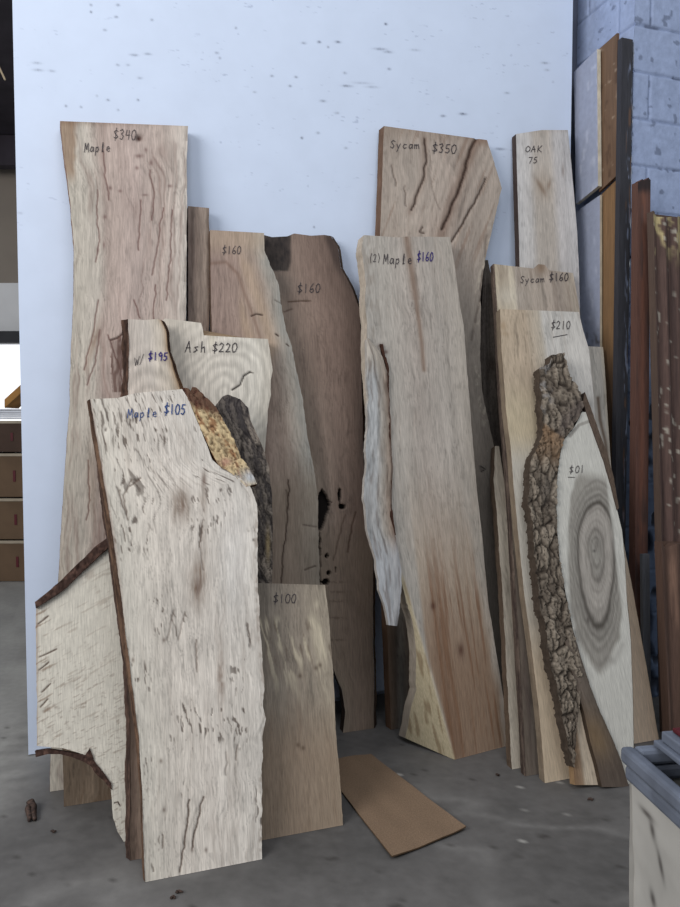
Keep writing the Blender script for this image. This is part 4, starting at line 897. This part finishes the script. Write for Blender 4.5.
def p_dark(s, z):
    c = s2l((58, 58, 64)) * (1 + .25 * fbm(s * 6, z * 14, 41, 3))[..., None]
    c = mix(c, (130, 140, 165), sst(.2, .45, fbm(s * 5, z * 16, 42, 3)) * sst(.5, .8, s) * .8)
    return mix(c, (120, 88, 66), sst(.3, .5, fbm(s * 4, z * 8, 43, 2)) * sst(.45, .6, s) * .5)
lean_board('dark_plank', 'blackish plank with chipped edge covering the corner of the block pier', 'plank', 1.006, .058, .028, .318, .300, 2.97, p_dark, seed=42, du=-.0)
def p_pole(s, z):
    c = s2l((98, 70, 62)) * (1 + .2 * fbm(s * 5, z * 5, 51, 3) + .12 * np.cos(s * 9))[..., None]
    c = mix(c, (136, 90, 72), np.exp(-((s - .45) / .2) ** 2) * .5); c = mix(c, (74, 62, 60), sst(.15, .45, fbm(s * 3, z * 6, 53, 3)) * .6)
    return mix(c, (42, 38, 40), sst(2.26, 2.30, z) * .9)
lean_board('reddish_brown_pole', 'thin reddish-brown squared pole with a blackened top, in front of the pier', 'pole', 0.968, .066, .038, .50, .40, 2.33, p_pole, seed=52, du=.052, jag=.02)
def p_beam(s, z):
    c = s2l((92, 72, 66)) * (1 + .22 * fbm(s * 16, z * 3, 61, 3) + .15 * fbm(s * 40, z * 20, 62, 2))[..., None]
    pn = fbm(s * 10, z * 14, 63, 3)
    c = mix(c, (196, 180, 134), sst(.05, .25, pn) * sst(1.92, 2.12, z) * .9)
    c = mix(c, (190, 176, 130), sst(.1, .3, pn) * sst(.6, .8, s) * sst(1.5, 1.8, z) * .8)
    c = mix(c, (196, 190, 176), sst(.52, .62, fbm(s * 16, z * 30, 65, 2)) * .6)
    return mix(c, (48, 36, 36), sst(.25, .5, fbm(s * 20, z * 2, 66, 2)) * .5)
lean_board('ribbed_beam', 'ribbed brown beam with flaking yellow paint at its top, at the right edge', 'beam', 1.022, .24, .03, .62, .475, 2.17, p_beam, ribs=4, seed=61, du=.008, jag=.03)
def p_beam2(s, z):
    c = s2l((96, 74, 64)) * (1 + .25 * fbm(s * 12, z * 4, 71, 3))[..., None]
    c = mix(c, (150, 118, 100), sst(.2, .5, fbm(s * 14, z * 3, 72, 2)) * .5)
    return mix(c, (176, 166, 140), sst(.84, .9, z) * sst(-.2, .3, fbm(s * 8, z * 30, 73, 2)) * .8)
lean_board('short_brown_beam', 'shorter brown beam with broken top in front of the ribbed one', 'beam', 0.955, .24, .03, .71, .64, .80, p_beam2, ribs=3, seed=71, jag=.03)
def p_gpost(s, z):
    return s2l((92, 94, 100)) * (1 + .2 * fbm(s * 8, z * 6, 81, 3))[..., None]
lean_board('grey_board', 'weathered grey board low between the red-brown pole and the short beam', 'board', .968, .036, .016, .562, .53, .74, p_gpost, seed=81)

# ------------------------------------------------------------------ cardboard on the floor
def build_cardboard():
    q = [floorhit(*p) for p in ((340, 759), (371, 755), (466, 831), (392, 861), (341, 790))]
    q[0] = floorhit(318, 762); q[4] = floorhit(330, 782)
    A, B, Cc, D = q[0], q[1], q[2], q[3]
    n = 40; f = np.linspace(0, 1, n)
    G = (A[None, None] * (1 - f)[None, :, None] + B * f[None, :, None]) * (1 - f)[:, None, None] + (D * (1 - f)[None, :, None] + Cc * f[None, :, None]) * f[:, None, None]
    zz = .006 + .004 * fbm(f[None] * 3 + 0 * f[:, None], f[:, None] * 3 + 0 * f[None], 3, 2) + .010 * f[:, None] ** 3 * (1 - f[None]) ** 2 + .012 * (f[:, None] ** 4) * f[None] ** 4
    G[..., 2] = zz
    ff, hh = np.meshgrid(f, f)
    c = s2l((134, 112, 92)) * (1 + .06 * fbm(ff * 9, hh * 9, 4, 3) + .03 * np.sin(ff * 260))[..., None]
    mb = MB(); mb.add(G, gridfaces(n, n), c)
    Bt = G.copy(); Bt[..., 2] -= .0045
    for a_, b_, fl in ((G[:, 0], Bt[:, 0], True), (G[:, -1], Bt[:, -1], False), (G[0], Bt[0], False), (G[-1], Bt[-1], True)):
        mb.add(np.stack([a_, b_], 1), gridfaces(n, 2, 0, fl), s2l((92, 72, 54)))
    mb.add(Bt, gridfaces(n, n, 0, True), s2l((110, 88, 66)))
    p = sum(q[:4]) / 4; p[2] = 0
    o = mb.build('cardboard_sheet', 'weathered', None, Matrix.Translation(Vector(p)), smooth=True)
    tag(o, 'flat brown cardboard sheet lying on the concrete floor', 'cardboard')
build_cardboard()

# ------------------------------------------------------------------ bin at lower right
plain('bin_rim', (112, 119, 134), .45, ns=14, amt=.14, bump=.2)
plain('bin_gap', (20, 20, 24), .8, ns=20)
plain('red_lid', (88, 30, 38), .5, ns=30, amt=.1)
def build_bin():
    zr = .60; t0 = (CH - zr)
    def at(x, y, z):
        d = ray(x, y); return CC + d * ((CH - z) / -d[2])
    P1 = at(629, 748, zr)            # far left rim corner
    e_in = at(690, 800, zr) - P1; e_in[2] = 0; Ls = .50; e_in /= np.linalg.norm(e_in)   # towards the viewer
    e_bk = np.array([-e_in[1], e_in[0], 0]) ; e_bk = e_bk if e_bk[0] > 0 else -e_bk      # to the right
    Wd = .46
    M = Matrix.Translation(Vector(P1 + e_in * Ls / 2 + e_bk * Wd / 2 - ZZ * zr))
    root = empty('storage_bin', M); tag(root, 'whitish stained bin with a blue-grey rim at the lower right corner', 'bin')
    # body: four walls tapering a little, with sagging relief
    mb = MB()
    def wall(a, b, out, seed):
        S, T = np.meshgrid(np.linspace(0, 1, 90), np.linspace(0, 1, 110))
        tap = .018 * (1 - T)
        P = a + (b - a) * S[..., None]; P = P - out * tap[..., None]; P[..., 2] = .002 + T * (zr - .03)
        P = P + out * (.005 * fbm(S * 4, T * 5, seed, 3) - .002)[..., None]
        c = s2l((178, 175, 170)) * (1 + .10 * fbm(S * 6, T * 3, seed + 1, 4))[..., None]
        c = mix(c, (140, 134, 126), sst(.1, .5, fbm(S * 5, T * 3, seed + 5, 3)) * .5)
        for (s_, t_, rs, rt_) in ((.17, .82, .02, .03), (.13, .86, .05, .012), (.22, .72, .015, .05), (.16, .56, .02, .03), (.24, .5, .01, .03)):
            c = mix(c, (52, 44, 42), np.exp(-((S - s_ + .3 * (T - t_)) / rs) ** 2 - ((T - t_) / rt_) ** 2) * .85)
        mb.add(P, gridfaces(*S.shape, 0, True), c)
    A = P1; B = P1 + e_in * Ls; C_ = B + e_bk * Wd; D = P1 + e_bk * Wd
    wall(A, B, -e_bk, 5); wall(B, C_, e_in, 9); wall(C_, D, e_bk, 13); wall(D, A, -e_in, 17)
    mb.build('body', 'painted_panel', root, M, smooth=True)
    # rim: a rolled band in two steps round the top
    def ring(z0, z1, off, th, name, mat):
        m = MB()
        a = A - e_bk * off - e_in * off; Lx = Ls + 2 * off; Wx = Wd + 2 * off
        m.box(a + ZZ * (z0 - zr), e_in * Lx, e_bk * th, ZZ * (z1 - z0)); m.box(a + e_bk * (Wx - th) + ZZ * (z0 - zr), e_in * Lx, e_bk * th, ZZ * (z1 - z0))
        m.box(a + e_bk * th + ZZ * (z0 - zr), e_in * th, e_bk * (Wx - 2 * th), ZZ * (z1 - z0)); m.box(a + e_bk * th + e_in * (Lx - th) + ZZ * (z0 - zr), e_in * th, e_bk * (Wx - 2 * th), ZZ * (z1 - z0))
        return m.build(name, mat, root, M, bevel=.009)
    ring(zr - .035, zr, .014, .03, 'rim', 'bin_rim'); ring(zr - .07, zr - .037, .007, .02, 'rim_band', 'bin_rim')
    m = MB(); m.box(A + e_in * .02 + e_bk * .02 - ZZ * .09, e_in * (Ls - .04), e_bk * (Wd - .04), ZZ * .01); m.build('inside_shade', 'bin_gap', root, M)  # near-black sheet below the rim stands in for the bin's shaded inside
    # tray with red lid resting on the rim, set back from the left side
    a = A + e_bk * .055 - e_in * .0 + ZZ * .003
    Mt = Matrix.Translation(Vector(a + e_in * Ls / 2 + e_bk * .2))
    rt = empty('tray', Mt); tag(rt, 'blue-grey tray with a dark red lid lying across the bin rim', 'tray')
    m = MB(); m.box(a, e_in * (Ls + .02), e_bk * .40, ZZ * .012); m.box(a + e_bk * .012 + e_in * .01 + ZZ * .013, e_in * Ls, e_bk * .38, ZZ * .022); m.build('tray_body', 'bin_rim', rt, Mt, bevel=.003)
    m = MB(); m.box(a + e_bk * .03 + e_in * .02 + ZZ * .036, e_in * (Ls - .04), e_bk * .34, ZZ * .010); m.build('lid', 'red_lid', rt, Mt, bevel=.003)
build_bin()

# ------------------------------------------------------------------ small bits on the floor
plain('rusty', (84, 66, 58), .8, ns=90, amt=.3, rgb2=(44, 36, 34))
plain('chip_wood', (150, 128, 100), .8, ns=90, amt=.2)
def build_debris():
    p = floorhit(30, 814); mb = MB()
    q = [floorhit(x, y) + ZZ * z for x, y, z in ((28, 806, .012), (31, 808, .02), (34, 811, .014), (33, 816, .008), (35, 822, .009))]
    mb.tube(q, [.006, .012, .010, .011, .006], 9); q = [floorhit(x, y) + ZZ * z for x, y, z in ((29, 806, .012), (28, 813, .014), (30, 820, .009), (29, 823, .008))]
    mb.tube(q, [.005, .010, .008, .005], 9)
    o = mb.build('rusty_scrap', 'rusty', None, Matrix.Translation(Vector(p)), smooth=True); tag(o, 'small rusty scrap lying on the floor at the far left', 'scrap')
    rnd = random.Random(3)
    for (x, y, lab) in ((179, 894, 'dark crumb of bark in front of the big spalted maple'), (54, 833, 'small dark chip on the floor below the spiky slab'),
                        (497, 776, 'dark chip on the floor left of the right-hand slabs'), (590, 801, 'dark chip on the floor in front of the bark-edged slab'), (172, 899, 'tiny bark crumb beside the larger one at the bottom edge')):
        p = floorhit(x, y); m = MB(); pts = []
        for j in range(5): pts.append(p + np.array([rnd.uniform(-.006, .006), rnd.uniform(-.004, .004), .0045 + rnd.uniform(0, .002)]) + np.array([(j - 2) * .0035, 0, 0]))
        m.tube(pts, [.002, .004, .0045, .004, .002], 7)
        tag(m.build('bark_chip', 'rusty', None, Matrix.Translation(Vector(p)), smooth=True), lab, 'bark chip', 'bark crumbs on the floor')
build_debris()

# ------------------------------------------------------------------ warehouse seen past the left edge of the panel
plain('far_wall', (142, 132, 122), .8, ns=2, amt=.06); plain('far_upper', (60, 54, 62), .8, ns=3, amt=.2); plain('pale_sheet', (214, 214, 216), .6, ns=3, amt=.04)
plain('dark_metal', (40, 40, 46), .5, ns=10); plain('carton', (104, 84, 66), .85, ns=5, amt=.1); plain('carton_dark', (74, 58, 50), .85, ns=5, amt=.12)
plain('window_light', (250, 252, 255), .5, ns=2, amt=.005, emit=1.0); plain('plywood', (176, 128, 70), .7, ns=10, amt=.15); plain('paper', (226, 228, 236), .7, ns=9, amt=.05)
plain('tape', (168, 156, 138), .5, ns=9); plain('cable', (196, 178, 150), .6, ns=9); plain('truss_metal', (120, 118, 122), .5, ns=9)
def build_far():
    D = 7.0
    def X(px, y=D): return (px - 340) / F * y
    def Z(py, y=D): return CH + y * ((453.5 - py) / F * cP - sP) / (cP + (453.5 - py) / F * sP)
    x0 = X(-260); wdt = X(60) - x0
    def bx(name, mat, px0, px1, py0, py1, y, dep, parent=None, M=None, bevel=0):
        m = MB(); m.box((X(px0, y), y, max(0, Z(py1, y))), (X(px1, y) - X(px0, y), 0, 0), (0, dep, 0), (0, 0, Z(py0, y) - max(0, Z(py1, y)))); return m.build(name, mat, parent, M, bevel=bevel)
    tag(bx('wall_far', 'far_wall', -260, 60, 0, 290, D + .3, .1), kind='structure')
    tag(bx('trim_1', 'far_upper', -260, 60, -60, 165, D, .12), kind='structure')
    tag(bx('trim_2', 'pale_sheet', -260, 60, 283, 331, D, .1), kind='structure')
    tag(bx('trim_3', 'dark_metal', -260, 60, 331, 343, D - .1, .14), kind='structure')
    f = bx('window_1', 'window_light', -260, 60, 343, 560, D + .3, .05); tag(f, kind='structure')
    c = bx('ceiling', 'far_upper', -260, 14, -30, -28, 4.5, 3.0); tag(c, kind='structure')
    # truss member and cable high up
    M = Matrix.Translation(Vector((X(4, 6), 6, Z(60, 6)))); m = MB()
    for k in range(4):
        m.tube([(X(-6 + k * 3.4, 6), 6, Z(28, 6)), (X(1 + k * 3.4, 6), 6, Z(52, 6))], .010, 6)
    m.tube([(X(-30, 6), 6, Z(27, 6)), (X(14, 6), 6, Z(27, 6))], .02, 6); m.tube([(X(-30, 6), 6, Z(53, 6)), (X(14, 6), 6, Z(53, 6))], .02, 6)
    tag(m.build('roof_truss', 'truss_metal', None, M), 'grey metal lattice high up past the left edge of the panel', 'truss')
    m = MB(); m.tube([(X(-8, 5), 5, Z(30, 5)), (X(1, 5), 5, Z(50, 5)), (X(6, 5), 5, Z(64, 5)), (X(13, 5), 5, Z(80, 5))], .007, 6)
    tag(m.build('hanging_cable', 'cable', None, Matrix.Translation(Vector((X(4, 5), 5, Z(60, 5))))), 'pale cable hanging diagonally at the top left', 'cable')
    # carton stack
    y = 5.6
    def carton(name, px0, px1, z0, h, lab, mat='carton', dy=0., dep=.5):
        a = X(px0, y); wd = X(px1, y) - a; M = Matrix.Translation(Vector((a + wd / 2, y + dy + dep / 2, z0)))
        rt = empty(name, M); tag(rt, lab, 'cardboard box', 'cartons stacked beyond the panel')
        m = MB(); m.box((a, y + dy, z0 + .002), (wd, 0, 0), (0, dep, 0), (0, 0, h - .012)); m.build('carton_body', mat, rt, M, bevel=.004)
        m = MB(); m.box((a - .003, y + dy - .004, z0 + h - .030), (wd + .006, 0, 0), (0, dep + .006, 0), (0, 0, .022)); m.build('flap', 'tape', rt, M, bevel=.002)
        m = MB(); m.box((a + wd * .80, y + dy - .006, z0 + h * .35), (.02, 0, 0), (0, .004, 0), (0, 0, h * .25)); m.build('box_mark', 'red_lid', rt, M)
    carton('cardboard_box', -40, 27, 0, .34, 'bottom carton of the stack beyond the left edge of the panel')
    carton('cardboard_box', -40, 26, .342, .34, 'second carton from the floor in the stack at the far left')
    carton('cardboard_box', -42, 26, .684, .36, 'third carton from the floor in the stack at the far left')
    carton('cardboard_box', -42, 24, 1.046, .26, 'dark carton at the top of the far left stack', 'carton_dark')
    z = 1.31
    M = Matrix.Translation(Vector((X(0, y), y + .2, z))); m = MB()
    for k in range(5): m.box((X(-30, y) + .02 * (k % 2), y + .02 * k, z + k * .018), (X(30, y) - X(-30, y), 0, .0), (0, .4, 0), (0, 0, .014))
    tag(m.build('sheet_stack', 'paper', None, M), 'pile of white sheets on top of the far left carton stack', 'sheets')
    m = MB(); a = np.array([X(2, y), y + .05, Z(399, y)]); b = np.array([X(30, y), y + .05, Z(374, y)]); d = b - a
    a[2] = z + .09; M = Matrix.Translation(Vector(a)); m.box(a, d, (0, .25, 0), (.0, 0, .07)); tag(m.build('plywood_offcut', 'plywood', None, M, bevel=.003), 'tan plywood offcut propped slanting on the white sheets', 'offcut')
build_far()
